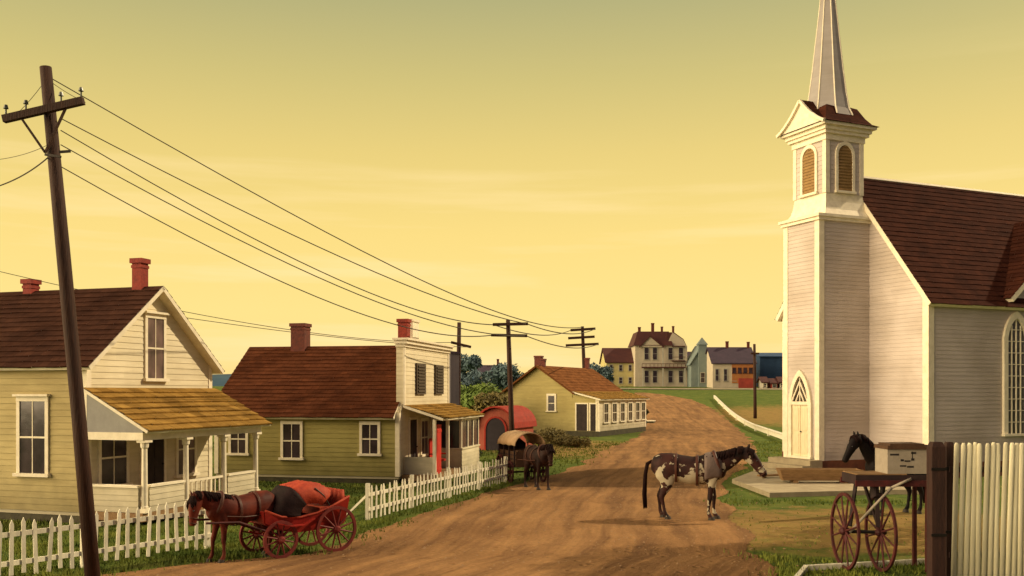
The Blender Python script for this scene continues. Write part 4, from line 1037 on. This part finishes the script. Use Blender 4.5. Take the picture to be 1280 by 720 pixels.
    T_=[(-.86,1.20,.10,.09),(-.80,1.20,.20,.17),(-.66,1.21,.28,.25),(-.45,1.19,.31,.29),(-.2,1.14,.31,.30),(.05,1.10,.32,.32),(.28,1.11,.33,.31),(.46,1.16,.34,.27),(.62,1.15,.29,.22),(.76,1.12,.19,.16)]
    def sec(x):
        for a,b in zip(T_,T_[1:]):
            if x<=b[0]:
                f=(x-a[0])/(b[0]-a[0]); return [a[i]+(b[i]-a[i])*f for i in (1,2,3)]
        return T_[-1][1:]
    if harness:
        ringband(.14,.20,sec,'leather','girth_strap')
        ringband(-.32,-.27,sec,'leather','back_strap')
        # collar round the neck root
        i=1; c=Vector(neck[i][:3]); d=(Vector(neck[i+1][:3])-Vector(neck[i-1][:3])).normalized(); cu=Vector((0,1,0)).cross(d)
        k=MB(); R=[]
        for j in range(24):
            a=2*PI*j/24; R.append(c+cu*math.cos(a)*(neck[i][3]+.03)+Vector((0,1,0))*math.sin(a)*(neck[i][4]+.05))
        R.append(R[0]); k.tube(R,.045,8,caps=False); k.build('collar','leather',t,smooth=True)
        for q in (neck[-3],neck[-2]):
            c=Vector(q[:3]); d=hd; cu=Vector((0,1,0)).cross(d); k=MB(); R=[c+cu*math.cos(2*PI*j/16)*(q[3]+.008)+Vector((0,1,0))*math.sin(2*PI*j/16)*(q[4]+.008) for j in range(17)]; k.tube(R,.011,6,caps=False); k.build('bridle','leather',t,smooth=True)
        for sgn in ((1,-1) if traces else ()):
            k=MB(); k.tube([(.5,.29*sgn,1.02),(.1,.35*sgn,.98),(-.4,.33*sgn,.98),(-.95,.36*sgn,.95)],.014,6); k.build('trace_strap','leather',t)
    if blanket:
        ringband(.33,.70,sec,'grey_cloth','blanket',pad=.022,a0=-2.2,a1=2.2)
    return t
def neckp(*pts): return list(pts)
# standard: (x,y,z,r_inplane,r_side) root..poll(-6)..nose(-1)
N_up=[(.42,0,1.20,.25,.17),(.60,0,1.33,.235,.15),(.76,0,1.47,.20,.12),(.90,0,1.63,.165,.10),(1.01,0,1.77,.135,.09),(1.09,0,1.80,.125,.095),(1.20,0,1.74,.145,.10),(1.31,0,1.62,.125,.09),(1.41,0,1.47,.092,.072),(1.49,0,1.35,.082,.066),(1.53,0,1.29,.06,.055)]
N_fwd=[(.42,0,1.20,.27,.18),(.62,0,1.26,.25,.16),(.80,0,1.33,.215,.13),(.97,0,1.42,.175,.105),(1.10,0,1.50,.14,.095),(1.20,0,1.52,.13,.10),(1.32,0,1.44,.15,.105),(1.43,0,1.31,.125,.09),(1.53,0,1.17,.098,.075),(1.61,0,1.06,.086,.07),(1.65,0,1.0,.062,.056)]
N_low=[(.42,0,1.20,.26,.18),(.60,0,1.27,.24,.15),(.76,0,1.34,.20,.12),(.88,0,1.40,.165,.10),(.97,0,1.45,.14,.09),(1.03,0,1.43,.135,.10),(1.09,0,1.31,.15,.105),(1.12,0,1.17,.125,.09),(1.14,0,1.02,.096,.074),(1.15,0,.91,.085,.068),(1.155,0,.85,.062,.056)]
g=G(862,649); 
horse((g.x,g.y,0),math.radians(-12),1.22,'h_pied','dark brown and white spotted horse standing in the road',N_fwd,stance=(.02,-.10,.0,.12),blanket=True,tailx=-.04)
horse((-5.68,20.12,0),math.atan2(-.72,-.70),.94,'h_bay','red brown horse harnessed to the red buggy by the picket fence',N_low,True,stance=(-.02,.1,.06,-.10))
g=P(1118,600,27.5); horse((g.x,27.5,0),math.radians(203),1.2,'h_black','black horse with pricked ears behind the cart with the grey box',N_up,stance=(0,.05,0,.08),harness=False)
g=G(672,612); horse((g.x,g.y+.3,0),math.atan2(-.93,.36),1.05,'h_dark','dark brown horse in front of the canvas topped wagon',N_low,True,stance=(.05,-.12,.1,-.08))
# ------------------------------------------------------------ red buggy
def buggy():
    th=math.atan2(-.66,-.75); t=empty('buggy',(-4.72,21.0,0),th,'red open buggy with black hood and red cushions behind the bay horse','buggy')
    for x,R in ((-.68,.50),(.66,.40)):
        for y in (.55,-.55): wheel(t,(x,y,R),(0,1,0),R,'wheel_red',ns=12)
        k=MB(); k.tube([(x,-.5,R),(x,.5,R)],.03,8); k.build('axle','wheel_dark',t)
        for y in (.3,-.3):
            k=MB(); k.tube([(x-.3,y,R+.12),(x-.15,y,R+.05),(x,y,R+.03),(x+.15,y,R+.05),(x+.3,y,R+.12)],.022,6); k.build('leaf_spring','wag_red',t)
    # tub body: curved side profile
    def side(y,off): 
        return [(x,y,z) for x,z in ((-.95,.62),(-.55,.55),(.2,.52),(.62,.60),(.95,.75),(.98,1.0),(.6,.84),(.15,.80),(-.25,.86),(-.6,.98),(-1.02,1.18))]
    k=MB()
    for sgn in (1,-1):
        a=[Vector(p) for p in side(0,0)]
        outer=[Vector((p.x,sgn*(.42+.10*(p.z-.5)/.6),p.z)) for p in a]
        k.prism(outer,(0,-sgn*.035,0))
    b=[(-.95,.62),(-.55,.55),(.2,.52),(.62,.60),(.95,.75)]
    for p,q in zip(b,b[1:]): k.prism([(p[0],-.42,p[1]),(p[0],.42,p[1]),(q[0],.42,q[1]),(q[0],-.42,q[1])],(0,0,-.03))
    k.prism([(-.95,-.42,.62),(-.95,.42,.62),(-1.02,.5,1.18),(-1.02,-.5,1.18)],(-.03,0,0)); k.prism([(.95,-.42,.75),(.95,.42,.75),(.98,.46,1.0),(.98,-.46,1.0)],(.03,0,0))
    k.build('body','wag_red',t)
    k=MB()
    for sgn in (1,-1): k.tube([(-1.03,sgn*.51,1.19),(-.6,sgn*.49,1.0),(-.25,sgn*.47,.88),(.15,sgn*.465,.82),(.6,sgn*.47,.86),(.98,sgn*.48,1.02)],.026,8)
    k.build('rail','wag_orange',t,smooth=True)
    # seat cushions
    k=MB(); k.box(-.85,-.35,-.40,.40,.80,.98); k.build('seat','wag_orange',t)
    k=MB(); 
    for j in range(5): y=-.34+j*.17; k.tube([(-.80,y,.95),(-.92,y,1.15),(-.93,y,1.33)],[.08,.09,.06],8)
    k.build('seat_back','wag_orange',t,smooth=True)
    # mudguard
    for sgn in (1,-1):
        k=MB(); c=(-.68,.5)
        for i in range(9):
            a0=math.radians(20+i*15); a1=math.radians(35+i*15); 
            p=[(c[0]+.60*math.cos(a),c[1]+.60*math.sin(a)) for a in (a0,a1)]
        pts=[(.75,.74),(.45,.66),(.15,.66),(-.1,.78)]
        for p,q in zip(pts,pts[1:]): k.prism([(p[0],sgn*.48,p[1]),(p[0],sgn*.66,p[1]),(q[0],sgn*.66,q[1]),(q[0],sgn*.48,q[1])],(0,0,.02))
        k.build('mudguard','wag_red',t)
    # folding hood: bowed half shell pivoting at the seat side
    k=MB(); rows=[]
    for i in range(11):
        a=math.radians(-2+i*6.0); rb=1+.03*abs(math.sin(i*PI/4)); row=[]
        for j in range(25):
            v=-1+2*j/24; q=max(0.02,(1-abs(v)**4))**.25
            row.append((-.12+.80*math.cos(a)*q*rb,v*.54,.86+.70*math.sin(a)*q*rb))
        rows.append(row)
    k.grid(rows)
    o=k.build('hood','hood',t,smooth=True); s=o.modifiers.new('s','SOLIDIFY'); s.thickness=.025
    k=MB(); rows=[]
    for i in range(10):
        a=math.radians(55+i*9); row=[]
        for j in range(25):
            v=-1+2*j/24; q=max(0.02,(1-abs(v)**4))**.25; rb=.99+.03*math.sin(j*1.3+i)+.02*math.sin(i*2.1)
            row.append((-.12+.80*math.cos(a)*q*rb,v*.52,.86+.68*math.sin(a)*q*rb))
        rows.append(row)
    k.grid(rows)
    o=k.build('hood_lining','wag_orange',t,smooth=True); s=o.modifiers.new('s','SOLIDIFY'); s.thickness=.03
    for sgn in (1,-1):
        k=MB(); k.tube([(.66,sgn*.42,.5),(1.0,sgn*.40,.62),(1.5,sgn*.36,.82),(2.2,sgn*.34,.86)],.024,8); k.build('shaft','wheel_dark',t)
        k=MB(); k.tube([(-.6,sgn*.47,.95),(-.4,sgn*.48,1.25),(-.2,sgn*.46,1.42)],.014,6); k.build('hood_iron','iron',t)
buggy()
def wagon():
    g=P(650,600,38); th=math.atan2(-.93,.36); t=empty('covered_wagon',(g.x+.05,37.6,0),th,'dark brown wagon with a cream canvas top at the end of the picket fence','wagon'); t.scale=(.8,.95,1.02)
    for x,R in ((-.75,.52),(.7,.42)):
        for y in (.72,-.72): wheel(t,(x,y,R),(0,1,0),R,'wheel_dark',ns=10)
        k=MB(); k.tube([(x,-.7,R),(x,.7,R)],.035,8); k.build('axle','wag_dark2',t)
    k=MB(); k.box(-1.2,1.15,-.6,.6,.62,.72); k.box(-1.2,1.15,-.62,-.57,.72,1.2); k.box(-1.2,1.15,.57,.62,.72,1.2); k.box(-1.2,-1.15,-.57,.57,.72,1.2); k.box(1.1,1.15,-.57,.57,.72,1.15)
    k.build('box','wag_dark',t)
    k=MB()
    for z in (.9,1.05): k.box(-1.22,1.17,.62,.64,z,z+.03); k.box(-1.22,1.17,-.64,-.62,z,z+.03)
    for x in (-1.1,-.4,.3,1.0): k.box(x,x+.06,.64,.67,.6,1.45); k.box(x,x+.06,-.67,-.64,.6,1.45)
    k.build('stake','wag_dark2',t)
    k=MB(); n=10; rows=[]
    for i in range(7):
        x=-1.25+i*.4; rows.append([(x,-.68*math.cos(PI*j/n),1.42+.5*math.sin(PI*j/n)+(.02 if i%2 else -.01)) for j in range(n+1)])
    k.grid(rows)
    o=k.build('canvas_top','canvas',t,smooth=True); s=o.modifiers.new('s','SOLIDIFY'); s.thickness=.03
    k=MB(); k.box(.75,1.1,-.5,.5,1.15,1.25); k.build('seat','wag_dark',t)
    k=MB(); k.tube([(.9,.0,.6),(2.6,.0,.85)],.035,8); k.build('shaft','wag_dark2',t)
    k=MB(); k.prism([(-1.21,-.57,.75),(-1.21,.57,.75),(-1.21,.6,1.42),(-1.21,0,1.85),(-1.21,-.6,1.42)],(.03,0,0)); k.build('end_board','wag_dark2',t)
wagon()
def cart():
    Y=18.9; s=F/Y
    def X(px): return (px-640)/s
    def Z(py): return H-(py-HY)/s
    ox=X(1110); t=empty('cart',(ox,Y,0),0,'tall two wheeled cart with maroon wheels beside the dark gate post','cart')
    ax=Vector((1,.02,0)).normalized()
    c1=Vector((X(1056)-ox,.0,.76)); c2=Vector((X(1097)-ox,-.15,.76))
    wheel(t,c1,ax,.76,'wheel_dark',ns=12,tw=.045); wheel(t,c2,ax,.76,'wheel_dark',ns=12,tw=.045)
    k=MB(); k.tube([c1,c2],.035,8); k.build('axle','iron',t)
    zb=Z(606); zt=Z(592); xl=X(1062)-ox; xr=X(1164)-ox
    k=MB(); k.box(xl,xr,-.35,.45,zb+.04,zt); k.build('bed','wag_dark2',t)
    k=MB(); k.box(xl-.02,xr,-.38,-.352,zb,zb+.12); k.box(xl-.02,xr,.452,.48,zb,zb+.12); k.build('side_rail','wheel_dark',t)
    k=MB()
    for j in range(5): k.box(xl+.02,X(1125)-ox,-.34+.16*j,-.20+.16*j,zt+.002,zt+.02)
    k.build('deck_board','wood',t)
    k=MB(); k.tube([c1+Vector((.06,-.12,0)),Vector((X(1080)-ox,-.42,Z(632))),Vector((X(1104)-ox,-.42,Z(607)))],.028,8); k.tube([Vector((X(1104)-ox,-.42,Z(607))),Vector((X(1128)-ox,-.42,Z(596)))],.028,8); k.build('lever','box_grey',t,smooth=True)
    k=MB(); k.bar(c1+Vector((.1,0,.1)),(xl+.2,.2,zb+.05),.06); k.bar(c2+Vector((-.05,0,.1)),(X(1098)-ox,.1,zb+.05),.08); k.bar(c2+Vector((0,.1,.1)),(X(1088)-ox,.4,zb+.05),.05); k.build('strut','wag_dark2',t)
    k=MB(); x=X(1152)-ox; k.box(x-.035,x+.035,-.3,-.23,0,zb+.04); k.build('leg','wheel_dark',t); k=MB(); k.box(x-.035,x+.035,.3,.37,0,zb+.04); k.build('leg','wheel_dark',t)
    k=MB(); k.tube([(X(1088)-ox,-.2,zb),(X(1088)-ox,-.2,zb-.18),(X(1100)-ox,-.2,zb-.2)],[.06,.09,.05],10); k.build('spring_block','wag_dark2',t)
    # grey box on bed
    b=empty('wooden_box',(X(1131),Y,zt+.021),0,'grey painted box with dark lettering standing on the cart','box')
    w=(1160-1102)/s; h=(590-560)/s
    k=MB(); k.box(-w/2,w/2,-.30,.34,0,h); k.build('case','box_grey',b)
    k=MB(); k.box(-w/2-.01,w/2+.01,-.33,.37,h,h+.07); k.box(-w/2+.05,w/2-.2,-.3,.3,h+.07,h+.11); k.build('lid','wag_dark',b)
    k=MB()   # illegible dark stencil strokes
    def mark(px0,px1,py,th=.03):
        z=H-(py-HY)/s-zt-.021; k.box((px0-1131)/s,(px1-1131)/s,-.304,-.3005,z-th/2,z+th/2)
    for a,b_,y,th in ((1105,1116,567,.035),(1131,1137,565,.04),(1118,1122,574,.04),(1123,1130,575,.03),(1131,1135,573,.045),(1117,1125,581,.03),(1126,1134,582,.035),(1132,1133,568,.15)): mark(a,b_,y,th)
    k.build('lettering','ink',b)
cart()
# ------------------------------------------------------------ far buildings
def far_house(px0,px1,ybase,ytop,Y,wall,roof,label,name='house',roof_h=.35,rot=0,D=8,wins=(3,2),chim=(),gable_front=False,extra=None):
    s=F/Y; W=(px1-px0)/s; z0=terr(0,Y)-.1; zt=H-(ytop-HY)/s-z0
    t=empty(name,((px0-640)/s,Y,z0),rot,label,'building' if name!='house' else 'house')
    ze=zt*(1-roof_h)
    k=MB()
    if gable_front: k.prism([(0,0,-.5),(W,0,-.5),(W,0,ze),(W/2,0,zt),(0,0,ze)],(0,D,0))
    else: k.prism([(0,0,-.5),(0,D,-.5),(0,D,ze),(0,D/2,zt-.1),(0,0,ze)],(W,0,0))
    k.build('wall',wall,t)
    k=MB(); o=.3
    if gable_front:
        sl=(zt-ze)/(W/2)
        for sg in (-1,1): 
            xe=W/2+sg*(W/2+o); k.prism([(xe,-o,ze-sl*o),(xe,D+o,ze-sl*o),(W/2,D+o,zt),(W/2,-o,zt)],(0,0,.2))
    else:
        sl=(zt-ze)/(D/2)
        for sg in (-1,1):
            ye=D/2+sg*(D/2+o); k.prism([(-o,ye,ze-sl*o),(W+o,ye,ze-sl*o),(W+o,D/2,zt),(-o,D/2,zt)],(0,0,.2))
    k.build('roof',roof,t)
    nx,ny=wins
    for j in range(ny):
        for i in range(nx):
            x=W*(i+.5)/nx; z=ze*(j+.3)/ny; rwin(t,(x,0),(1,0),z,.55,ze/ny*.45,mun=(0,0),fw=.12,frame='far_pale' if wall!='far_pale' else 'trim',proud=.08)
    for cx,w,h in chim: chimney(t,W*cx,D/2,w,zt-1.2,zt+h,'brick_dark')
    return t,W,ze,zt
YF=190
far_house(758,794,484,435,YF,'far_cream','far_roof','distant cream house with maroon roof left of the tall mansion',roof_h=.36,wins=(3,2),rot=.05)
def mansion():
    Y=188; s=F/Y; z0=terr(0,Y)-.1; x0=(794-640)/s; t=empty('mansion',(x0,Y,z0),0,'tall distant grey mansion with chimneys and balconies on the crest','mansion')
    W=65/s; D=9; ze=H-(432-HY)/s-z0; zt=H-(414-HY)/s-z0
    k=MB(); k.box(0,W,0,D,-.5,ze); k.prism([(W*.6,-.02,ze),(W*.98,-.02,ze),(W*.92,-.02,ze+1.2),(W*.72,-.02,ze+2.6)],(0,3,0)); k.build('wall','far_grey',t)
    k=MB(); r=[[(-.4,-.4,ze),(W*.72,-.4,ze),(W*.72,D,ze),(-.4,D,ze)],[(.6,.8,zt),(W*.66,.8,zt),(W*.66,D-1,zt),(.6,D-1,zt)]]; k.rings(r); k.prism([(W*.6,.1,ze+.3),(W*1.0,.1,ze-.2),(W*.93,.1,ze+1.3),(W*.75,.1,zt-.2),(W*.6,.1,zt-.2)],(0,D-.5,0)); k.build('roof','far_roof',t)
    k=MB(); k.prism([(.9,-.35,ze-.3),(W*.52,-.35,ze-.3),(W*.28,-.35,ze+1.7)],(0,1.5,0)); k.build('gable','far_grey',t)
    k=MB()
    for a,b in (((.7,ze-.35),(W*.28,ze+1.9)),((W*.28,ze+1.9),(W*.55,ze-.35))): k.bar((a[0],-.45,a[1]),(b[0],-.45,b[1]),.2,.25)
    k.build('rake_trim','far_roof',t)
    for cx,w,h in ((.06,.5,1.0),(.32,.55,1.8),(.5,.4,1.1),(.72,.4,1.2)): chimney(t,W*cx+.6,3,w,zt-2,zt+h,'brick_dark')
    for z in (.9,5.4):
        for xf in (.22,.38,.68,.88): rwin(t,(W*xf,0),(1,0),z,.8,2.3,mun=(0,0),fw=.12,frame='far_pale',proud=.08)
    rwin(t,(W*.82,0),(1,0),5.5-0.01,2.6,2.2,mun=(1,0),frame='far_roof',proud=.12) if False else None
    k=MB(); k.box(W*.12,W*.95,-1.0,-.05,3.7,3.95); k.box(W*.12,W*.95,-1.0,-.95,4.5,4.6)
    for i in range(12): x=W*.12+(W*.83)*i/11; k.box(x-.04,x+.04,-.99,-.94,3.95,4.5)
    k.build('balcony','far_roof',t)
    for xf in (.14,.52,.94): k=MB(); k.box(W*xf-.12,W*xf+.12,-.98,-.8,-.3,ze-.5 if xf==.52 else 3.7); k.build('column','far_pale',t)
    k=MB(); k.box(W*.7,W*.95,-.9,-.05,5.0,5.2); k.box(W*.7,W*.95,-.9,-.85,5.8,5.9); k.box(W*.7,W*.95,-.7,-.05,7.9,8.05); k.build('balcony','far_roof',t)
mansion()
far_house(857,872,484,440,YF+12,'far_bluegrey','far_slate','narrow dark distant house tucked right of the mansion',roof_h=.2,wins=(1,2),D=6)
def far_church():
    Y=184;s=F/Y; z0=terr(0,Y)-.1; t=empty('chapel',((864-640)/s,Y,z0),0,'small grey distant chapel with a stub tower','chapel'); W=25/s
    k=MB(); k.prism([(0,0,-.5),(W,0,-.5),(W,0,4.2),(W*.55,0,8.0),(0,0,4.6)],(0,7,0)); k.build('wall','far_bluegrey',t)
    k=MB(); 
    for a,b in (((W+.3,3.9),(W*.55,8.1)),((-.3,4.3),(W*.55,8.1))): k.prism([(a[0],-.3,a[1]),(b[0],-.3,b[1]),(b[0],7.3,b[1]),(a[0],7.3,a[1])],(0,0,.2))
    k.build('roof','far_bluegrey',t)
    k=MB(); x=W*.55; k.box(x-.8,x+.8,-.5,1.1,0,8.2); k.rings([[(x-1,-.7,8.2),(x+1,-.7,8.2),(x+1,1.3,8.2),(x-1,1.3,8.2)],[(x-.05,.25,9.6),(x+.05,.25,9.6),(x+.05,.35,9.6),(x-.05,.35,9.6)]]); k.build('tower','far_bluegrey',t)
    rwin(t,(x,-.5),(1,0),1,.7,1.8,mun=(0,0),frame='far_pale')
far_church()
t,W,ze,zt=far_house(891,944,482,434,178,'far_grey','far_slate','long distant building with purple roof and orange shopfront end',roof_h=.38,wins=(5,1),D=8,chim=((.45,.5,1.3),(.96,.45,1.2)),rot=0)
k=MB(); k.box(W*.45,W,-.12,-.02,1.0,ze-.25); k.build('shop_wall','far_orange',t)
k=MB(); k.box(W*.6,W*.98,-.25,-.13,0,1.9); k.build('shopfront','far_redbrick',t)
for i in range(4): rwin(t,(W*(.5+.13*i),-.12),(1,0),ze*.6,.5,.9,mun=(0,0),frame='far_roof')
t,W,ze,zt=far_house(950,984,476,441,186,'far_blue','far_blue','distant blue painted warehouse with flat topped roof by the church',roof_h=.12,wins=(0,1),D=9)
for i,(px,w,h,c,lab) in enumerate(((956,6,12,'far_pale','pale shed before the blue warehouse, left one'),(968,8,10,'far_redbrick','reddish shed before the blue warehouse, middle one'),(978,6,12,'far_pale','pale shed before the blue warehouse, right one'))):
    far_house(px-w/2,px+w/2,484,484-h,176,c,'far_roof',lab,name='shed',roof_h=.4,wins=(1,1),D=3)
far_house(594,627,488,457,172,'far_bluegrey','far_slate','distant blue grey house with slate roof between the poles',roof_h=.36,wins=(3,1),D=7,chim=((.04,.9,1.2),(.85,.4,1.3)))
k=MB(); 
# purple grey annex right behind false front house
t=empty('shed',(P(563,0,52).x,52,0),.1,'narrow slate grey lean shed just behind the false front house','shed')
k.box(0,.48,0,3,0,H+(490-441)*52/F); k.build('wall','shed_grey',t); k=MB(); k.prism([(-.06,-.1,H+2.1),(.54,-.1,H+2.05),(.54,3.1,H+2.05),(-.06,3.1,H+2.1)],(0,0,.12)); k.build('roof','far_slate',t)
# small step block beside cottage
k=MB(); a=G(809,530); t=empty('loading_step',(a.x-.3,a.y+1,0),-.3,'small dark and cream step block at the far corner of the cottage','step'); k.box(0,1.1,0,1.1,0,.45); k.build('block','foundation',t); k=MB(); k.box(-.05,1.15,-.05,1.15,.45,.53); k.build('cap','trim',t)
# dark kerb line of far road on crest
def far_lane():
    mb=MB(); m=mat('lane',(.30,.26,.16),(.22,.19,.12),scale=.5)
    pts=[]
    for px in range(700,1110,12):
        Y0=168+ (1000-px)*.01; x=(px-640)*Y0/F; pts.append((x,Y0))
    for a,b in zip(pts,pts[1:]): 
        mb.face([(a[0],a[1],terr(0,a[1])+.1),(b[0],b[1],terr(0,b[1])+.1),(b[0],b[1]+5,terr(0,b[1]+5)+.1),(a[0],a[1]+5,terr(0,a[1]+5)+.1)])
    tag(mb.build('lane',m,None,fix=False),kind='structure')
far_lane()
# ------------------------------------------------------------ vegetation
def foliage(mb,c,r,n,leaf,rnd):
    c=Vector(c)
    for _ in range(n):
        d=Vector((rnd.gauss(0,1),rnd.gauss(0,1),rnd.gauss(0,1))).normalized()*rnd.uniform(.55,1.0)
        p=c+Vector((d.x*r[0],d.y*r[1],d.z*r[2])); s=leaf*rnd.uniform(.6,1.3)
        a=Vector((rnd.uniform(-1,1),rnd.uniform(-1,1),rnd.uniform(-1,1))).normalized(); b=a.cross(d if abs(a.dot(d))<.95 else Vector((0,0,1))).normalized()
        mb.face([p-a*s,p-b*s*.5,p+a*s,p+b*s*.5])
def tree(loc,h,w,m,label,seed,kind='tree',leaf=.16,n=2600,group=None):
    rnd=random.Random(seed); t=empty(kind,loc,0,label,'tree' if kind=='tree' else 'bush',group)
    mb=MB(); nb=11; k=MB(); th=h*.45 if kind=='tree' else h*.25
    k.tube([(0,0,-.2),(rnd.uniform(-.1,.1),0,th*.6),(rnd.uniform(-.15,.15),.05,th)],[h*.035,h*.025,h*.018],7)
    for i in range(nb):
        a=rnd.uniform(0,2*PI); q=rnd.uniform(.2,.75); c=(math.cos(a)*w*.5*q,math.sin(a)*w*.5*q,h*rnd.uniform(.38,.82) if kind=='tree' else h*rnd.uniform(.22,.7))
        r=w*rnd.uniform(.16,.28); foliage(mb,c,(r,r,r*.8),n//nb,leaf,rnd)
        k.tube([(0,0,th*.7),((c[0])*.6,c[1]*.6,th*.4+c[2]*.5),c],[h*.014,h*.01,h*.004],5)
    mb.build('crown' if kind=='tree' else 'foliage',m,t,fix=False); k.build('trunk' if kind=='tree' else 'stem','bark',t,smooth=True)
def tg(px,Y): return ((px-640)*Y/F,Y,terr(0,Y))
tree(tg(593,82),4.4,6.4,'leaf_green','bright green rounded tree right of the false front house',1,leaf=.2,n=5200)
tree(tg(614,75),3.6,4.4,'leaf_olive','olive brown bushy tree beside the green tree, behind the red shed',2,leaf=.18,n=3600)
tree(tg(578,96),6.0,5.0,'leaf_blue','blue green distant tree behind the bright green tree',3,leaf=.25,n=2600)
tree(tg(628,150),5.0,7.0,'leaf_blue','blue green far tree right of the slate roofed house',4,leaf=.35,n=2000)
tree(tg(585,165),7.0,6.0,'leaf_blue','blue green far tree left of the slate roofed house',5,leaf=.35,n=2000)
tree(tg(748,170),4.6,6.0,'leaf_blue','blue green far tree left of the distant cream house',6,leaf=.35,n=2000)
tree((19.6,24.6,0),16.5,8.0,'leaf_green','tall leafy tree added unseen beyond the right edge to shade the near road',7,leaf=.2,n=9000)  # unseen tree, added only to cast shade on the near road
tree(tg(686,64),1.0,2.6,'leaf_olive','low dry bush on the verge left of the cottage front',8,'bush',.08,2600)
tree(tg(706,62),.8,2.4,'leaf_olive','low dry bush on the verge in front of the cottage doors',9,'bush',.08,2400)
tree(tg(725,61),.6,1.8,'leaf_olive','smallest dry bush on the verge nearest the road',10,'bush',.07,1600)
tree(tg(590,48.5),.9,1.5,'leaf_dark','dark shrub between the glazed bay and the red shed',12,'bush',.07,1800)
tree(tg(801,88),2.8,1.7,'leaf_dark','dark narrow bush at the far end of the cottage',13,'bush',.1,2200)
def grass():
    rnd=random.Random(5)
    m,N,L,b=nt('grass blades'); b.inputs['Roughness'].default_value=.8; b.inputs['Specular IOR Level'].default_value=.15
    tc=N.new('ShaderNodeTexCoord'); n1=N.new('ShaderNodeTexNoise'); n1.inputs['Scale'].default_value=.8; n1.inputs['Detail'].default_value=8; L.new(tc.outputs['Object'],n1.inputs['Vector'])
    r=N.new('ShaderNodeValToRGB'); r.color_ramp.elements[0].position=.35; r.color_ramp.elements[0].color=(.05,.085,.012,1); r.color_ramp.elements[1].position=.65; r.color_ramp.elements[1].color=(.17,.19,.03,1); L.new(n1.outputs['Fac'],r.inputs['Fac']); L.new(r.outputs[0],b.inputs['Base Color'])
    mb=MB(); n=0
    houses=[((-11.3,25.5),(.3,.954),6.3,10,2.3),((-4.3,36.5),(.2,.98),7,7.6,1.5),((13.2,46.6),(.4,-.917),8.8,20,3.0)]
    def inside(x,y):
        for (ox,oy),(dx,dy),W,D,f in houses:
            a=(x-ox)*dx+(y-oy)*dy; c=-(x-ox)*dy+(y-oy)*dx
            if -.1<a<W+.1 and -f<c<D: return True
        return False
    tries=0
    while n<62000 and tries<700000:
        tries+=1
        y=rnd.uniform(3.7,8.2)**2 if rnd.random()<.75 else rnd.uniform(13.5,26); x=rnd.uniform(-.56,.56)*y
        l=ledge(y); r_=redge(y)
        if l-.02<x<r_+.02 and (min(x-l,r_-x)>.7 or rnd.random()>.25*(1-min(x-l,r_-x)/.7)): continue
        if inside(x,y): continue
        dens=1.0
        if x>0:
            d=1-((x-9.5)/6.5)**2-((y-24.6)/4.8)**2
            if d>-.15: dens=.05
            if y>31 and x<22 and y<47: dens=.35
            if 31<y<39 and 7.8<x<15: continue
        if rnd.random()>dens: continue
        if mnoise.noise(Vector((x*.8,y*.8,0)))+rnd.uniform(-.2,.5)<-.05: continue
        h=rnd.uniform(.03,.13)*(.55 if x>0 and y<30 and dens<.2 else 1)*(1.3 if abs(x-l)<.6 or abs(x-r_)<.6 else 1); a=rnd.uniform(0,PI); w=.008+.0004*y; dx,dy=math.cos(a)*w,math.sin(a)*w; lx,ly=rnd.uniform(-.05,.05),rnd.uniform(-.05,.05)
        mb.v+= [(x-dx,y-dy,0),(x+dx,y+dy,0),(x+lx,y+ly,h)]; o=len(mb.v)-3; mb.f.append([o,o+1,o+2]); mb.uv.append(None); mb.mi.append(0); n+=1
    o=mb.build('grass',m,None,fix=False); tag(o,'short tufted green grass on verges and yards','grass',kind='stuff')
grass()
def stones():
    rnd=random.Random(9); mb=MB()
    for i in range(2600):
        y=rnd.uniform(14,60); x=rnd.uniform(ledge(y),redge(y)+2); s=rnd.uniform(.008,.035)
        pts=[(x+s*rnd.uniform(.7,1.2)*a,y+s*rnd.uniform(.7,1.2)*b,.012+s*c*.7) for a,b,c in ((1,0,0),(0,1,0),(-1,0,0),(0,-1,0),(0,0,1))]
        mb.add(pts,[(0,1,4),(1,2,4),(2,3,4),(3,0,4)])
    tag(mb.build('gravel',mat('gravel',(.32,.2,.1),(.2,.12,.06),scale=2),None,fix=False),'loose small stones scattered over the dirt road','gravel',kind='stuff')
stones()
sc.render.engine='CYCLES'
